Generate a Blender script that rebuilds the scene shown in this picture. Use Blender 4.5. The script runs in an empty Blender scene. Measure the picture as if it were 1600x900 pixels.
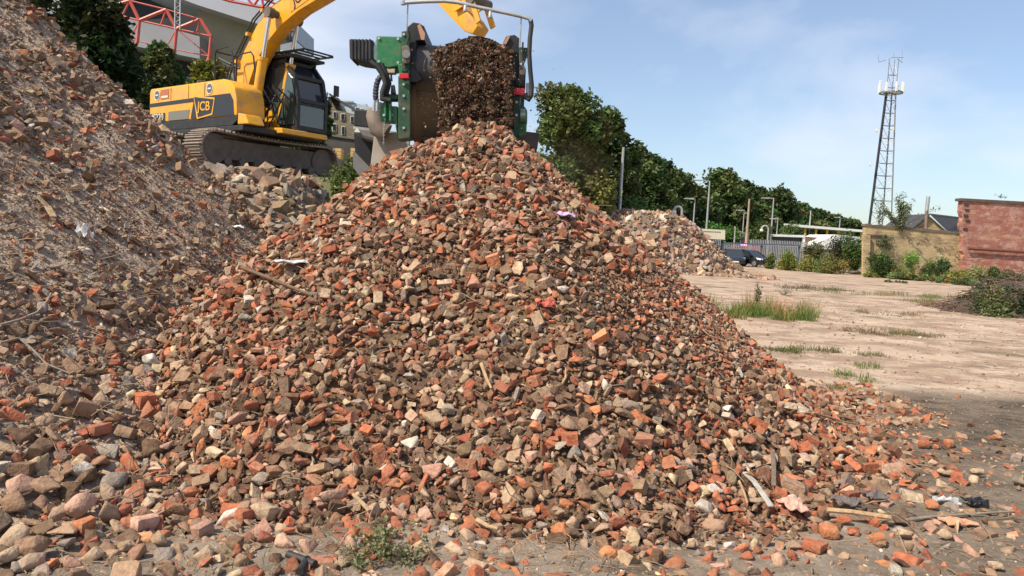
import bpy, bmesh, math, random
import numpy as np
from mathutils import Vector, Matrix, noise as mnoise
R = math.radians
C = bpy.context.scene
col = C.collection
random.seed(7); rng = np.random.default_rng(11)

# ------------------------------------------------------------------ camera
CAMZ = 1.65; PITCH = R(3.95); ROLL = R(3.0); FPX = 1200.0
Fv = Vector((0, math.cos(PITCH), -math.sin(PITCH)))
U0 = Vector((0, math.sin(PITCH), math.cos(PITCH))); X0 = Vector((1, 0, 0))
RV = X0*math.cos(ROLL) + U0*math.sin(ROLL)
UV = -X0*math.sin(ROLL) + U0*math.cos(ROLL)
CAM = Vector((0, 0, CAMZ))
cd = bpy.data.cameras.new('camera'); cam = bpy.data.objects.new('camera', cd); col.objects.link(cam)
cd.sensor_width = 36; cd.lens = 36*FPX/1600; cd.clip_end = 4000; cd.clip_start = .05
m = Matrix((RV, UV, -Fv)).transposed().to_4x4(); m.translation = CAM; cam.matrix_world = m
C.camera = cam
# ------------------------------------------------------------------ world, sun, exposure
SUN_EL = R(49); SUN_AZ_VEC = Vector((-0.86, -0.51))      # horizontal direction towards the sun
w = bpy.data.worlds.new('World'); C.world = w; w.use_nodes = True
nt = w.node_tree; nt.nodes.clear()
out = nt.nodes.new('ShaderNodeOutputWorld'); bg = nt.nodes.new('ShaderNodeBackground')
sky = nt.nodes.new('ShaderNodeTexSky'); sky.sky_type = 'NISHITA'; sky.sun_disc = False
sky.sun_elevation = SUN_EL; sky.sun_rotation = math.atan2(SUN_AZ_VEC.x, SUN_AZ_VEC.y)
sky.air_density = 1.0; sky.dust_density = 1.1; sky.ozone_density = 2.6; sky.altitude = 100
tc = nt.nodes.new('ShaderNodeTexCoord'); mp = nt.nodes.new('ShaderNodeMapping')
mp.inputs['Scale'].default_value = (1.0, 1.0, 2.4)
nz = nt.nodes.new('ShaderNodeTexNoise'); nz.inputs['Scale'].default_value = 2.0; nz.inputs['Detail'].default_value = 7
nz.inputs['Roughness'].default_value = .50; nz.inputs['Distortion'].default_value = .25
cr = nt.nodes.new('ShaderNodeValToRGB'); cr.color_ramp.elements[0].position = .50; cr.color_ramp.elements[1].position = .72
cr.color_ramp.elements[1].color = (.85, .85, .85, 1); cr.color_ramp.elements[0].color = (.12, .12, .12, 1)
mx = nt.nodes.new('ShaderNodeMix'); mx.data_type = 'RGBA'; mx.inputs[7].default_value = (6.0, 6.15, 6.8, 1)
nt.links.new(tc.outputs['Generated'], mp.inputs[0]); nt.links.new(mp.outputs[0], nz.inputs['Vector'])
nt.links.new(nz.outputs[0], cr.inputs[0]); nt.links.new(cr.outputs[0], mx.inputs[0])
nt.links.new(sky.outputs[0], mx.inputs[6]); nt.links.new(mx.outputs[2], bg.inputs[0])
bg.inputs[1].default_value = 0.135; nt.links.new(bg.outputs[0], out.inputs[0])
sd = bpy.data.lights.new('sun', 'SUN'); sd.energy = 5.0; sd.angle = R(.55); sd.color = (1, .90, .74)
so = bpy.data.objects.new('sun', sd); col.objects.link(so)
sv = Vector((SUN_AZ_VEC.x*math.cos(SUN_EL), SUN_AZ_VEC.y*math.cos(SUN_EL), math.sin(SUN_EL)))
so.rotation_euler = sv.to_track_quat('Z', 'Y').to_euler(); so.location = (-20, -10, 30)
C.view_settings.view_transform = 'Standard'; C.view_settings.look = 'None'
C.view_settings.exposure = 0.26; C.view_settings.gamma = 1

# ------------------------------------------------------------------ projection helpers
def ray(px, py): return Fv*FPX + RV*(px-800) + UV*(450-py)
def at(px, py, Y):
    d = ray(px, py); return CAM + d*(Y/d.y)
def gnd(px, py, z=0):
    d = ray(px, py); return CAM + d*((z-CAMZ)/d.z)
def proj(P):
    P = np.asarray(P, float); q = P - np.array(CAM)
    de = q@np.array(Fv); return 800+FPX*(q@np.array(RV))/de, 450-FPX*(q@np.array(UV))/de, de

# ------------------------------------------------------------------ noise
_T = rng.random((256, 256))
def vn(x, y, s=1.0, o=0):
    x = np.asarray(x)/s + o*17.3; y = np.asarray(y)/s + o*9.7
    xi = np.floor(x).astype(int); yi = np.floor(y).astype(int); fx = x-xi; fy = y-yi
    fx = fx*fx*(3-2*fx); fy = fy*fy*(3-2*fy)
    a = _T[xi % 256, yi % 256]; b = _T[(xi+1) % 256, yi % 256]; c = _T[xi % 256, (yi+1) % 256]; d = _T[(xi+1) % 256, (yi+1) % 256]
    return (a*(1-fx)+b*fx)*(1-fy)+(c*(1-fx)+d*fx)*fy
def fbm(x, y, s, o=0, n=4):
    return sum(vn(x, y, s/2**k, o+k)*.5**k for k in range(n))/sum(.5**k for k in range(n))
def sst(t): t = np.clip(t, 0, 1); return t*t*(3-2*t)

# ------------------------------------------------------------------ materials
def mat(name, color, rough=.7, metal=0, var=.0, scale=8, bump=0, bscale=40, attr=False, dirt=None, dirt_amt=.4, dscale=3, spec=None, bdist=.01):
    M = bpy.data.materials.new(name); M.use_nodes = True; t = M.node_tree; b = t.nodes['Principled BSDF']
    b.inputs['Roughness'].default_value = rough; b.inputs['Metallic'].default_value = metal
    if spec is not None: b.inputs['Specular IOR Level'].default_value = spec
    tc = t.nodes.new('ShaderNodeTexCoord'); ln = t.links.new
    if attr:
        a = t.nodes.new('ShaderNodeAttribute'); a.attribute_name = 'Col'; src = a.outputs['Color']
    else:
        a = t.nodes.new('ShaderNodeRGB'); a.outputs[0].default_value = (*color, 1); src = a.outputs[0]
    if var:
        n = t.nodes.new('ShaderNodeTexNoise'); n.inputs['Scale'].default_value = scale; n.inputs['Detail'].default_value = 8; n.inputs['Roughness'].default_value = .65
        ln(tc.outputs['Object'], n.inputs['Vector'])
        mr = t.nodes.new('ShaderNodeMapRange'); mr.inputs[1].default_value = .3; mr.inputs[2].default_value = .7
        mr.inputs[3].default_value = 1-var; mr.inputs[4].default_value = 1+var; ln(n.outputs[0], mr.inputs[0])
        vm = t.nodes.new('ShaderNodeVectorMath'); vm.operation = 'SCALE'; ln(src, vm.inputs[0]); ln(mr.outputs[0], vm.inputs['Scale']); src = vm.outputs[0]
    if dirt:
        n = t.nodes.new('ShaderNodeTexNoise'); n.inputs['Scale'].default_value = dscale; n.inputs['Detail'].default_value = 10; n.inputs['Roughness'].default_value = .7
        ln(tc.outputs['Object'], n.inputs['Vector'])
        r = t.nodes.new('ShaderNodeMapRange'); r.inputs[1].default_value = .45; r.inputs[2].default_value = .68; r.inputs[4].default_value = dirt_amt
        ln(n.outputs[0], r.inputs[0]); x = t.nodes.new('ShaderNodeMix'); x.data_type = 'RGBA'
        ln(r.outputs[0], x.inputs[0]); ln(src, x.inputs[6]); x.inputs[7].default_value = (*dirt, 1); src = x.outputs[2]
    ln(src, b.inputs['Base Color'])
    if bump:
        n = t.nodes.new('ShaderNodeTexNoise'); n.inputs['Scale'].default_value = bscale; n.inputs['Detail'].default_value = 6
        ln(tc.outputs['Object'], n.inputs['Vector'])
        bm = t.nodes.new('ShaderNodeBump'); bm.inputs['Strength'].default_value = bump; bm.inputs['Distance'].default_value = bdist
        ln(n.outputs[0], bm.inputs['Height']); ln(bm.outputs[0], b.inputs['Normal'])
    return M
def leafmat(name, trans=.3):
    M = bpy.data.materials.new(name); M.use_nodes = True; t = M.node_tree; b = t.nodes['Principled BSDF']; ln = t.links.new
    a = t.nodes.new('ShaderNodeAttribute'); a.attribute_name = 'Col'; ln(a.outputs[0], b.inputs['Base Color'])
    b.inputs['Roughness'].default_value = .55; b.inputs['Specular IOR Level'].default_value = .25
    tr = t.nodes.new('ShaderNodeBsdfTranslucent'); ln(a.outputs[0], tr.inputs[0])
    ms = t.nodes.new('ShaderNodeMixShader'); ms.inputs[0].default_value = trans
    ln(b.outputs[0], ms.inputs[1]); ln(tr.outputs[0], ms.inputs[2]); ln(ms.outputs[0], t.nodes['Material Output'].inputs[0]); return M
def brickmat(name, c1, c2, mortar, patch, pscale=.45, pamt=.8, patch2=None):
    M = bpy.data.materials.new(name); M.use_nodes = True; t = M.node_tree; b = t.nodes['Principled BSDF']; ln = t.links.new
    b.inputs['Roughness'].default_value = .92
    tc = t.nodes.new('ShaderNodeTexCoord'); mp = t.nodes.new('ShaderNodeMapping'); mp.inputs['Rotation'].default_value = (R(90), 0, 0)
    ln(tc.outputs['Object'], mp.inputs[0])
    br = t.nodes.new('ShaderNodeTexBrick'); br.inputs['Scale'].default_value = 1; br.inputs['Brick Width'].default_value = .24; br.inputs['Row Height'].default_value = .09
    br.inputs['Mortar Size'].default_value = .011; br.inputs['Color1'].default_value = (*c1, 1); br.inputs['Color2'].default_value = (*c2, 1); br.inputs['Mortar'].default_value = (*mortar, 1)
    ln(mp.outputs[0], br.inputs['Vector']); src = br.outputs[0]
    for (cc, sc, lo, hi, amt, st) in ((patch, pscale, .48, .58, pamt, 1.6), (patch2, .7, .52, .6, .7, 3.0), (tuple(q*.55 for q in c1), .9, .52, .60, .6, 9), (tuple(min(q*1.5+.08, .7) for q in c1), 1.3, .53, .61, .6, 11), ((.06, .05, .04), .5, .57, .68, .6, 1)):
        if cc is None: continue
        m2 = t.nodes.new('ShaderNodeMapping'); m2.inputs['Scale'].default_value = (1, 1, st); m2.inputs['Location'].default_value = (sc*9, 0, sc*3)
        ln(tc.outputs['Object'], m2.inputs[0])
        n = t.nodes.new('ShaderNodeTexNoise'); n.inputs['Scale'].default_value = sc; n.inputs['Detail'].default_value = 12; n.inputs['Roughness'].default_value = .78
        ln(m2.outputs[0], n.inputs['Vector']); r = t.nodes.new('ShaderNodeMapRange'); r.inputs[1].default_value = lo; r.inputs[2].default_value = hi; r.inputs[4].default_value = amt
        ln(n.outputs[0], r.inputs[0]); x = t.nodes.new('ShaderNodeMix'); x.data_type = 'RGBA'; ln(r.outputs[0], x.inputs[0]); ln(src, x.inputs[6]); x.inputs[7].default_value = (*cc, 1); src = x.outputs[2]
    ln(src, b.inputs['Base Color'])
    n = t.nodes.new('ShaderNodeTexNoise'); n.inputs['Scale'].default_value = 6; n.inputs['Detail'].default_value = 8; ln(tc.outputs['Object'], n.inputs['Vector'])
    ad = t.nodes.new('ShaderNodeMath'); ad.operation = 'SUBTRACT'; ln(n.outputs[0], ad.inputs[0]); ln(br.outputs['Fac'], ad.inputs[1])
    bm = t.nodes.new('ShaderNodeBump'); bm.inputs['Strength'].default_value = .8; bm.inputs['Distance'].default_value = .03
    ln(ad.outputs[0], bm.inputs['Height']); ln(bm.outputs[0], b.inputs['Normal']); return M
def glass(name, c=(.03, .035, .04), alpha=None):
    M = mat(name, c, .06, 0, spec=.8); return M
def emis(name, c, s):
    M = bpy.data.materials.new(name); M.use_nodes = True; b = M.node_tree.nodes['Principled BSDF']
    b.inputs['Emission Color'].default_value = (*c, 1); b.inputs['Emission Strength'].default_value = s; b.inputs['Base Color'].default_value = (*c, 1); return M

MS = mat('rubble_stone', (1, 1, 1), .93, attr=True, var=.40, scale=26, bump=.75, bscale=55, dirt=(.25, .17, .105), dirt_amt=.62, dscale=9, spec=.2, bdist=.012)
MSOIL = mat('soil_brown', (.155, .10, .063), .97, var=.3, scale=5, bump=1, bscale=24, dirt=(.10, .062, .042), dirt_amt=.7, dscale=1.4, spec=.1, bdist=.03)  # brown soil, darkened further so its colour deepens shade between stones
MDUST = mat('soil_dusty', (.41, .315, .235), .97, var=.2, scale=6, bump=1, bscale=34, dirt=(.31, .225, .16), dirt_amt=.7, dscale=1.7, spec=.1, bdist=.04)
MGREYS = mat('soil_grey', (.22, .18, .15), .97, var=.3, scale=4, bump=1, bscale=12, spec=.1, bdist=.05)
ML = leafmat('leaf'); MLD = leafmat('leaf_dense', .28)
MBARK = mat('bark', (.10, .075, .055), .95, var=.3, scale=5, bump=.6, bscale=20)
MTWIG = mat('dry_twig', (.25, .18, .115), .9, var=.3, scale=30)
MWOOD = mat('splintered_wood', (.40, .27, .15), .85, var=.35, scale=25, bump=.5, bscale=60)
MGWOOD = mat('weathered_wood', (.42, .38, .33), .9, var=.3, scale=25, bump=.5, bscale=60)
MYEL = mat('machine_yellow', (.80, .37, .012), .42, var=.08, scale=2.5, dirt=(.36, .24, .13), dirt_amt=.75, dscale=3.4)
MBLK = mat('machine_black', (.014, .014, .015), .55, var=.2, scale=6, dirt=(.07, .058, .046), dirt_amt=.4, dscale=5)
MRUB = mat('black_rubber', (.02, .02, .021), .6, dirt=(.08, .065, .05), dirt_amt=.4, dscale=8)
MTRK = mat('track_steel', (.28, .225, .18), .7, .1, var=.3, scale=9, dirt=(.30, .23, .17), dirt_amt=.6, dscale=5, bump=.3, bscale=20)
MTRKD = mat('track_frame', (.12, .098, .08), .8, var=.3, scale=5, dirt=(.20, .15, .11), dirt_amt=.6, dscale=4)
MCHR = mat('chrome_rod', (.72, .72, .72), .18, 1)
MGLS = glass('cab_glass'); MGLSL = mat('lower_cab_glass', (.09, .125, .11), .15, spec=.8)
MGRN = mat('machine_green', (.014, .19, .060), .5, var=.2, scale=9, dirt=(.16, .125, .08), dirt_amt=.7, dscale=9, bump=.3, bscale=60, bdist=.003)
MGRND = mat('machine_dark_green', (.008, .07, .03), .6, var=.3, scale=9, dirt=(.15, .11, .07), dirt_amt=.75, dscale=8, bump=.3, bscale=60, bdist=.003)
MBELT = mat('conveyor_belt', (.075, .072, .07), .62, var=.25, scale=3, dirt=(.16, .12, .09), dirt_amt=.5, dscale=6)
MGALV = mat('galvanised_steel', (.50, .51, .50), .42, .5, var=.15, scale=8)
MPOST = mat('grey_post', (.42, .42, .41), .55, .2, var=.1, scale=2)
MRED = mat('reflector_red', (.62, .02, .03), .35)
MSILV = mat('dull_silver', (.25, .235, .215), .5, .45, var=.2, scale=4, dirt=(.2, .17, .14), dirt_amt=.5, dscale=5)
MBEI = mat('pale_plate', (.46, .40, .33), .7, var=.12, scale=5, dirt=(.3, .22, .16), dirt_amt=.5)
MWHT = mat('white_paint', (.78, .77, .73), .5, var=.06, scale=2)
MDEC = mat('decal_black', (.02, .02, .022), .4)
MBR_Y = brickmat('buff_brick', (.58, .42, .20), (.50, .36, .18), (.40, .32, .22), (.24, .16, .10), .45, .9, (.66, .50, .27))
MBR_R = brickmat('red_brick', (.36, .098, .062), (.27, .072, .048), (.36, .25, .2), (.60, .45, .37), 1.1, .62, (.50, .24, .11))
MSTON = brickmat('sandstone', (.33, .27, .18), (.27, .22, .15), (.2, .17, .13), (.20, .16, .11), .4, .6)

# ------------------------------------------------------------------ object helpers
ORG = {}
def tag(o, label, cat, group=None, kind=None):
    if label: o['label'] = label
    if cat: o['category'] = cat
    if group: o['group'] = group
    if kind: o['kind'] = kind
    return o
def thing(name, loc, label=None, cat=None, group=None):
    o = bpy.data.objects.new(name, None); col.objects.link(o); o.location = loc; o.empty_display_size = .2
    ORG[o.name] = Vector(loc); return tag(o, label, cat, group)
def mesh_arrays(me, V, F, cols=None):
    V = np.asarray(V, np.float32); F = np.asarray(F, np.int32); k = F.shape[1]
    me.vertices.add(len(V)); me.vertices.foreach_set('co', V.ravel())
    me.loops.add(F.size); me.loops.foreach_set('vertex_index', F.ravel())
    me.polygons.add(len(F)); me.polygons.foreach_set('loop_start', np.arange(0, F.size, k, dtype=np.int32))
    me.update(calc_edges=True)
    if cols is not None:
        ca = me.color_attributes.new('Col', 'FLOAT_COLOR', 'POINT')
        c4 = np.ones((len(V), 4), np.float32); c4[:, :3] = cols; ca.data.foreach_set('color', c4.ravel())
def link(name, me, m_, parent=None, origin=None, smooth=False):
    o = bpy.data.objects.new(name, me); col.objects.link(o)
    if m_ is not None and not me.materials: me.materials.append(m_)
    if parent is not None:
        o.parent = parent; ORG[o.name] = ORG.get(parent.name, Vector((0, 0, 0)))
    else:
        org = Vector(origin) if origin is not None else Vector((0, 0, 0)); o.location = org; ORG[o.name] = org
    if smooth:
        me.polygons.foreach_set('use_smooth', np.ones(len(me.polygons), bool))
    return o
class MB:
    def __init__(s, X=None): s.v = []; s.f = []; s.X = X
    def add(s, vs, fs):
        n = len(s.v); s.v += [Vector(v) for v in vs]; s.f += [tuple(i+n for i in f) for f in fs]; return s
    def box(s, x0, x1, y0, y1, z0, z1):
        return s.add([(x, y, z) for x in (x0, x1) for y in (y0, y1) for z in (z0, z1)], [(0, 1, 3, 2), (4, 6, 7, 5), (0, 4, 5, 1), (2, 3, 7, 6), (0, 2, 6, 4), (1, 5, 7, 3)])
    def prism(s, pts, vec):      # pts: planar ring of 3-D points; vec: extrusion
        n = len(pts); vec = Vector(vec); a = [Vector(p) for p in pts]
        s.add(a+[p+vec for p in a], [tuple(range(n)), tuple(range(2*n-1, n-1, -1))]+[(i, i+n, (i+1) % n+n, (i+1) % n) for i in range(n)]); return s
    def slab(s, pp, Y, th): return s.prism([at(x, y, Y) for x, y in pp], (0, th, 0))
    def side(s, pts, y0, y1): return s.prism([(x, y0, z) for x, z in pts], (0, y1-y0, 0))
    def bar(s, a, b, w, h=None):
        a = Vector(a); b = Vector(b); d = (b-a).normalized(); h = h or w
        u = d.cross(Vector((0, 0, 1)));
        if u.length < 1e-3: u = Vector((1, 0, 0))
        u.normalize(); q = u.cross(d); P = [u*w/2*i+q*h/2*j for i, j in ((-1, -1), (1, -1), (1, 1), (-1, 1))]
        return s.add([a+p for p in P]+[b+p for p in P], [(3, 2, 1, 0), (4, 5, 6, 7)]+[(i, (i+1) % 4, (i+1) % 4+4, i+4) for i in range(4)])
    def tube(s, pts, r, seg=8):
        pts = [Vector(p) for p in pts]; rs = r if isinstance(r, (list, tuple)) else [r]*len(pts); n0 = len(s.v); up = None
        for i, p in enumerate(pts):
            d = (pts[min(i+1, len(pts)-1)]-pts[max(i-1, 0)]).normalized()
            if up is None:
                up = d.cross(Vector((0, 0, 1)));
                if up.length < .05: up = d.cross(Vector((0, 1, 0)))
            u = (up-d*up.dot(d)).normalized(); up = u; q = d.cross(u)
            s.v += [p+(u*math.cos(2*math.pi*k/seg)+q*math.sin(2*math.pi*k/seg))*rs[i] for k in range(seg)]
        for i in range(len(pts)-1):
            for k in range(seg): s.f.append((n0+i*seg+k, n0+i*seg+(k+1) % seg, n0+(i+1)*seg+(k+1) % seg, n0+(i+1)*seg+k))
        s.f.append(tuple(n0+k for k in range(seg-1, -1, -1))); s.f.append(tuple(n0+(len(pts)-1)*seg+k for k in range(seg))); return s
    def cyl(s, a, b, r, seg=20): return s.tube([a, b], r, seg)
    def build(s, name, m_, parent=None, origin=None, smooth=False, bevel=0, bseg=2):
        vs = [s.X @ v for v in s.v] if s.X is not None else s.v
        org = ORG[parent.name] if parent is not None else Vector(origin or (0, 0, 0))
        if s.X is not None and parent is not None: org = Vector((0, 0, 0))      # already local
        me = bpy.data.meshes.new(name); me.from_pydata([v-org for v in vs], [], s.f)
        bm = bmesh.new(); bm.from_mesh(me); bmesh.ops.recalc_face_normals(bm, faces=bm.faces)
        if bevel: bmesh.ops.bevel(bm, geom=[e for e in bm.edges if e.calc_face_angle(0) > .5], offset=bevel, segments=bseg, affect='EDGES', profile=.6, clamp_overlap=True)
        bm.to_mesh(me); bm.free(); o = link(name, me, m_, parent, origin)
        if smooth:
            me.polygons.foreach_set('use_smooth', np.ones(len(me.polygons), bool))
            try: me.set_sharp_from_angle(angle=R(40))
            except Exception: pass
        return o
def text(name, s_, size, M4, m_, parent, ext=.008, shear=0, bold=0):
    cu = bpy.data.curves.new('t', 'FONT'); cu.body = s_; cu.size = size; cu.extrude = ext; cu.shear = shear; cu.offset = bold
    cu.align_x = 'CENTER'; cu.align_y = 'CENTER'
    o = bpy.data.objects.new('t', cu); col.objects.link(o); dg = bpy.context.evaluated_depsgraph_get()
    me = bpy.data.meshes.new_from_object(o.evaluated_get(dg)); bpy.data.objects.remove(o); me.transform(M4); me.name = name
    return link(name, me, m_, parent)

# ------------------------------------------------------------------ height fields
AX, AY = -.40, 8.05
def H_main(x, y):
    dx = x-AX; dy = y-AY; a = np.arctan2(dy, dx)
    r = np.sqrt(dx**2+dy**2+.05)
    q = sst((r-.8)/1.5)
    Rr = 3.56 + q*(.27*sst(-np.sin(a))+.16*np.sin(a*2+1.1)+.08*np.sin(a*5+.4)+.06*np.sin(a*9))
    w = .22
    h = .84*w*np.logaddexp(0, (Rr-r)/w)
    h = h + .20*np.exp(-((x+1.45)**2/.35+(y-8.0)**2/.6))
    return h + (.16*(fbm(x, y, 1.3, 3)-.5)+.05*(fbm(x, y, .35, 5)-.5))*sst(h/.25) - .03
LX, LY = -7.87, 8.6
def H_left(x, y):
    dx = x-LX; dy = y-LY; a = np.arctan2(dy, dx)
    r = np.sqrt(dx**2+(dy*.93)**2+.1)
    w = .4; Rr = 6.45+.2*np.sin(a*3+.5)+.12*np.sin(a*8)
    h = .87*w*np.logaddexp(0, (Rr-r)/w)
    return h + (.45*(fbm(x, y, 2.2, 8)-.5)+.12*(fbm(x, y, .5, 12)-.5)+.05*(fbm(x, y, .16, 14, 2)-.5))*sst(h/.4) - .03
def H_bank(x, y):
    f = sst((y-12.5)/6.8)*sst((-3.1-x)/2.4)
    return 2.9*f + .28*(fbm(x, y, 1.6, 21)-.5)*sst(f*4) - .03
def H_far(x, y):
    dx = (x-7.2)/6.9; dy = (y-46.8)/5.2; r = np.sqrt(dx*dx+dy*dy)
    h = 3.35*sst((1.06-r)/.72)
    return h + .35*(fbm(x, y, 2.2, 31)-.5)*sst(h/.5) - .03
def H_hill(x, y):       # ground rising to the back left
    g = sst((-.06-x/np.maximum(y, 5))/.12)
    return g*(2.9*sst((y-17)/3.5)+np.clip(y-30, 0, 85)*.10)
def normal(Hf, x, y, e=.06):
    hx = (Hf(x+e, y)-Hf(x-e, y))/(2*e); hy = (Hf(x, y+e)-Hf(x, y-e))/(2*e)
    n = np.stack([-hx, -hy, np.ones_like(hx)], -1); return n/np.linalg.norm(n, axis=-1, keepdims=True)

# ------------------------------------------------------------------ ground
def axis(parts):
    o = []
    for a, b, s in parts: o += list(np.arange(a, b, s))
    return np.array(o+[parts[-1][1]])
gx = axis([(-900, -100, 80), (-100, -20, 4), (-20, -6, .6), (-6, 10, .09), (10, 40, .8), (40, 120, 8), (120, 900, 78)])
gy = axis([(-60, 1, 4), (1, 12, .09), (12, 26, .35), (26, 80, 1.2), (80, 200, 8), (200, 1800, 100)])
GX, GY = np.meshgrid(gx, gy)
def g_h(x, y):
    near = sst((14-np.abs(x-2))/4)*sst((14-y)/3)
    return H_hill(x, y) + near*(.05*(fbm(x, y, 1.6, 40)-.5)+.035*(fbm(x, y, .28, 44)-.5)) + .10*(fbm(x, y, 7, 47)-.5)*sst((y-11)/8)
GZ = g_h(GX, GY)
V = np.stack([GX, GY, GZ], -1).reshape(-1, 3); ny, nx = GX.shape
ii = (np.arange(ny-1)[:, None]*nx+np.arange(nx-1)[None]).ravel()
F = np.stack([ii, ii+1, ii+nx+1, ii+nx], -1)
def ground_mat():
    M = bpy.data.materials.new('site_ground'); M.use_nodes = True; t = M.node_tree; b = t.nodes['Principled BSDF']; ln = t.links.new
    b.inputs['Roughness'].default_value = .95; b.inputs['Specular IOR Level'].default_value = .15
    tc = t.nodes.new('ShaderNodeTexCoord'); sp = t.nodes.new('ShaderNodeSeparateXYZ'); ln(tc.outputs['Object'], sp.inputs[0])
    def N(sc, det=10, ro=.65, stretch=(1, 1, 1)):
        m_ = t.nodes.new('ShaderNodeMapping'); m_.inputs['Scale'].default_value = stretch; ln(tc.outputs['Object'], m_.inputs[0])
        n = t.nodes.new('ShaderNodeTexNoise'); n.inputs['Scale'].default_value = sc; n.inputs['Detail'].default_value = det; n.inputs['Roughness'].default_value = ro
        ln(m_.outputs[0], n.inputs['Vector']); return n.outputs[0]
    def mr(v, a, b_, c=0, d=1):
        r = t.nodes.new('ShaderNodeMapRange'); [r.inputs.__getitem__(i+1).__setattr__('default_value', q) for i, q in enumerate((a, b_, c, d))]; ln(v, r.inputs[0]); return r.outputs[0]
    def mul(a, b_, op='MULTIPLY'):
        n = t.nodes.new('ShaderNodeMath'); n.operation = op; n.use_clamp = op != 'ADD'
        for i, q in enumerate((a, b_)):
            if isinstance(q, (int, float)): n.inputs[i].default_value = q
            else: ln(q, n.inputs[i])
        return n.outputs[0]
    def mix(f, a, b_):
        x = t.nodes.new('ShaderNodeMix'); x.data_type = 'RGBA'; ln(f, x.inputs[0])
        for i, q in ((6, a), (7, b_)):
            if isinstance(q, tuple): x.inputs[i].default_value = (*q, 1)
            else: ln(q, x.inputs[i])
        return x.outputs[2]
    base = mix(mr(N(.5), .35, .65), (.44, .325, .235), (.54, .415, .31))
    base = mix(mr(N(.9, 12, .7, (.8, 1, 1)), .46, .55, 0, .8), base, (.28, .19, .135))         # brown dirt over the slab
    base = mix(mr(N(.42, 12, .74, (.7, 1.1, 1)), .55, .62, 0, .85), base, (.155, .12, .075))
    base = mix(mr(N(3.2, 12, .75, (.8, 1, 1)), .55, .63, 0, .7), base, (.15, .11, .075))
    base = mix(mr(N(38, 4, .6), .62, .72, 0, .55), base, (.19, .15, .12))                       # specks
    yy = mul(sp.outputs[1], mul(N(.8, 8, .7), 4.4), 'ADD')
    xx = mul(sp.outputs[0], mul(N(.9, 8, .7), 2.0), 'ADD')
    base = mix(mr(N(9, 8, .72), .52, .64, 0, .55), base, (.30, .215, .15)); base = mix(mr(N(1.3, 10, .7), .56, .62, 0, .6), base, (.60, .49, .38))
    dark = mul(mr(yy, 9.9, 10.8, 1, 0), mr(xx, 2.0, 3.2, .15, 1))
    soil = mix(mr(N(2.4, 12, .72, (.6, 1, 1)), .36, .62), (.06, .046, .034), (.20, .155, .115))
    soil = mix(mr(N(30, 6, .7), .58, .66, 0, .8), soil, (.40, .34, .27))
    base = mix(dark, base, soil)
    fr = mr(sp.outputs[1], 5.2, 6.4, 1, 0)
    front = mix(mr(N(1.7, 12, .7), .38, .6), (.13, .10, .073), (.30, .24, .185))
    front = mix(mr(N(36, 6, .7), .56, .66, 0, .7), front, (.46, .40, .32))
    base = mix(mul(fr, mr(sp.outputs[0], 1.6, 3.2, 1, .35)), base, front)
    hillm = mr(sp.outputs[2], .6, 2, 0, 1)
    base = mix(hillm, base, mix(mr(N(.8), .4, .6), (.10, .11, .045), (.16, .14, .08)))
    far = mr(sp.outputs[1], 72, 90)
    base = mix(far, base, (.10, .12, .05))
    ln(base, b.inputs['Base Color'])
    h = mul(mul(N(45, 8, .7), .35), N(7, 8, .7), 'ADD')
    bm = t.nodes.new('ShaderNodeBump'); bm.inputs['Strength'].default_value = .7; bm.inputs['Distance'].default_value = .035; ln(h, bm.inputs['Height']); ln(bm.outputs[0], b.inputs['Normal'])
    return M
me = bpy.data.meshes.new('ground'); mesh_arrays(me, V, F)
tag(link('ground', me, ground_mat(), smooth=True), None, None, kind='structure')

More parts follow.
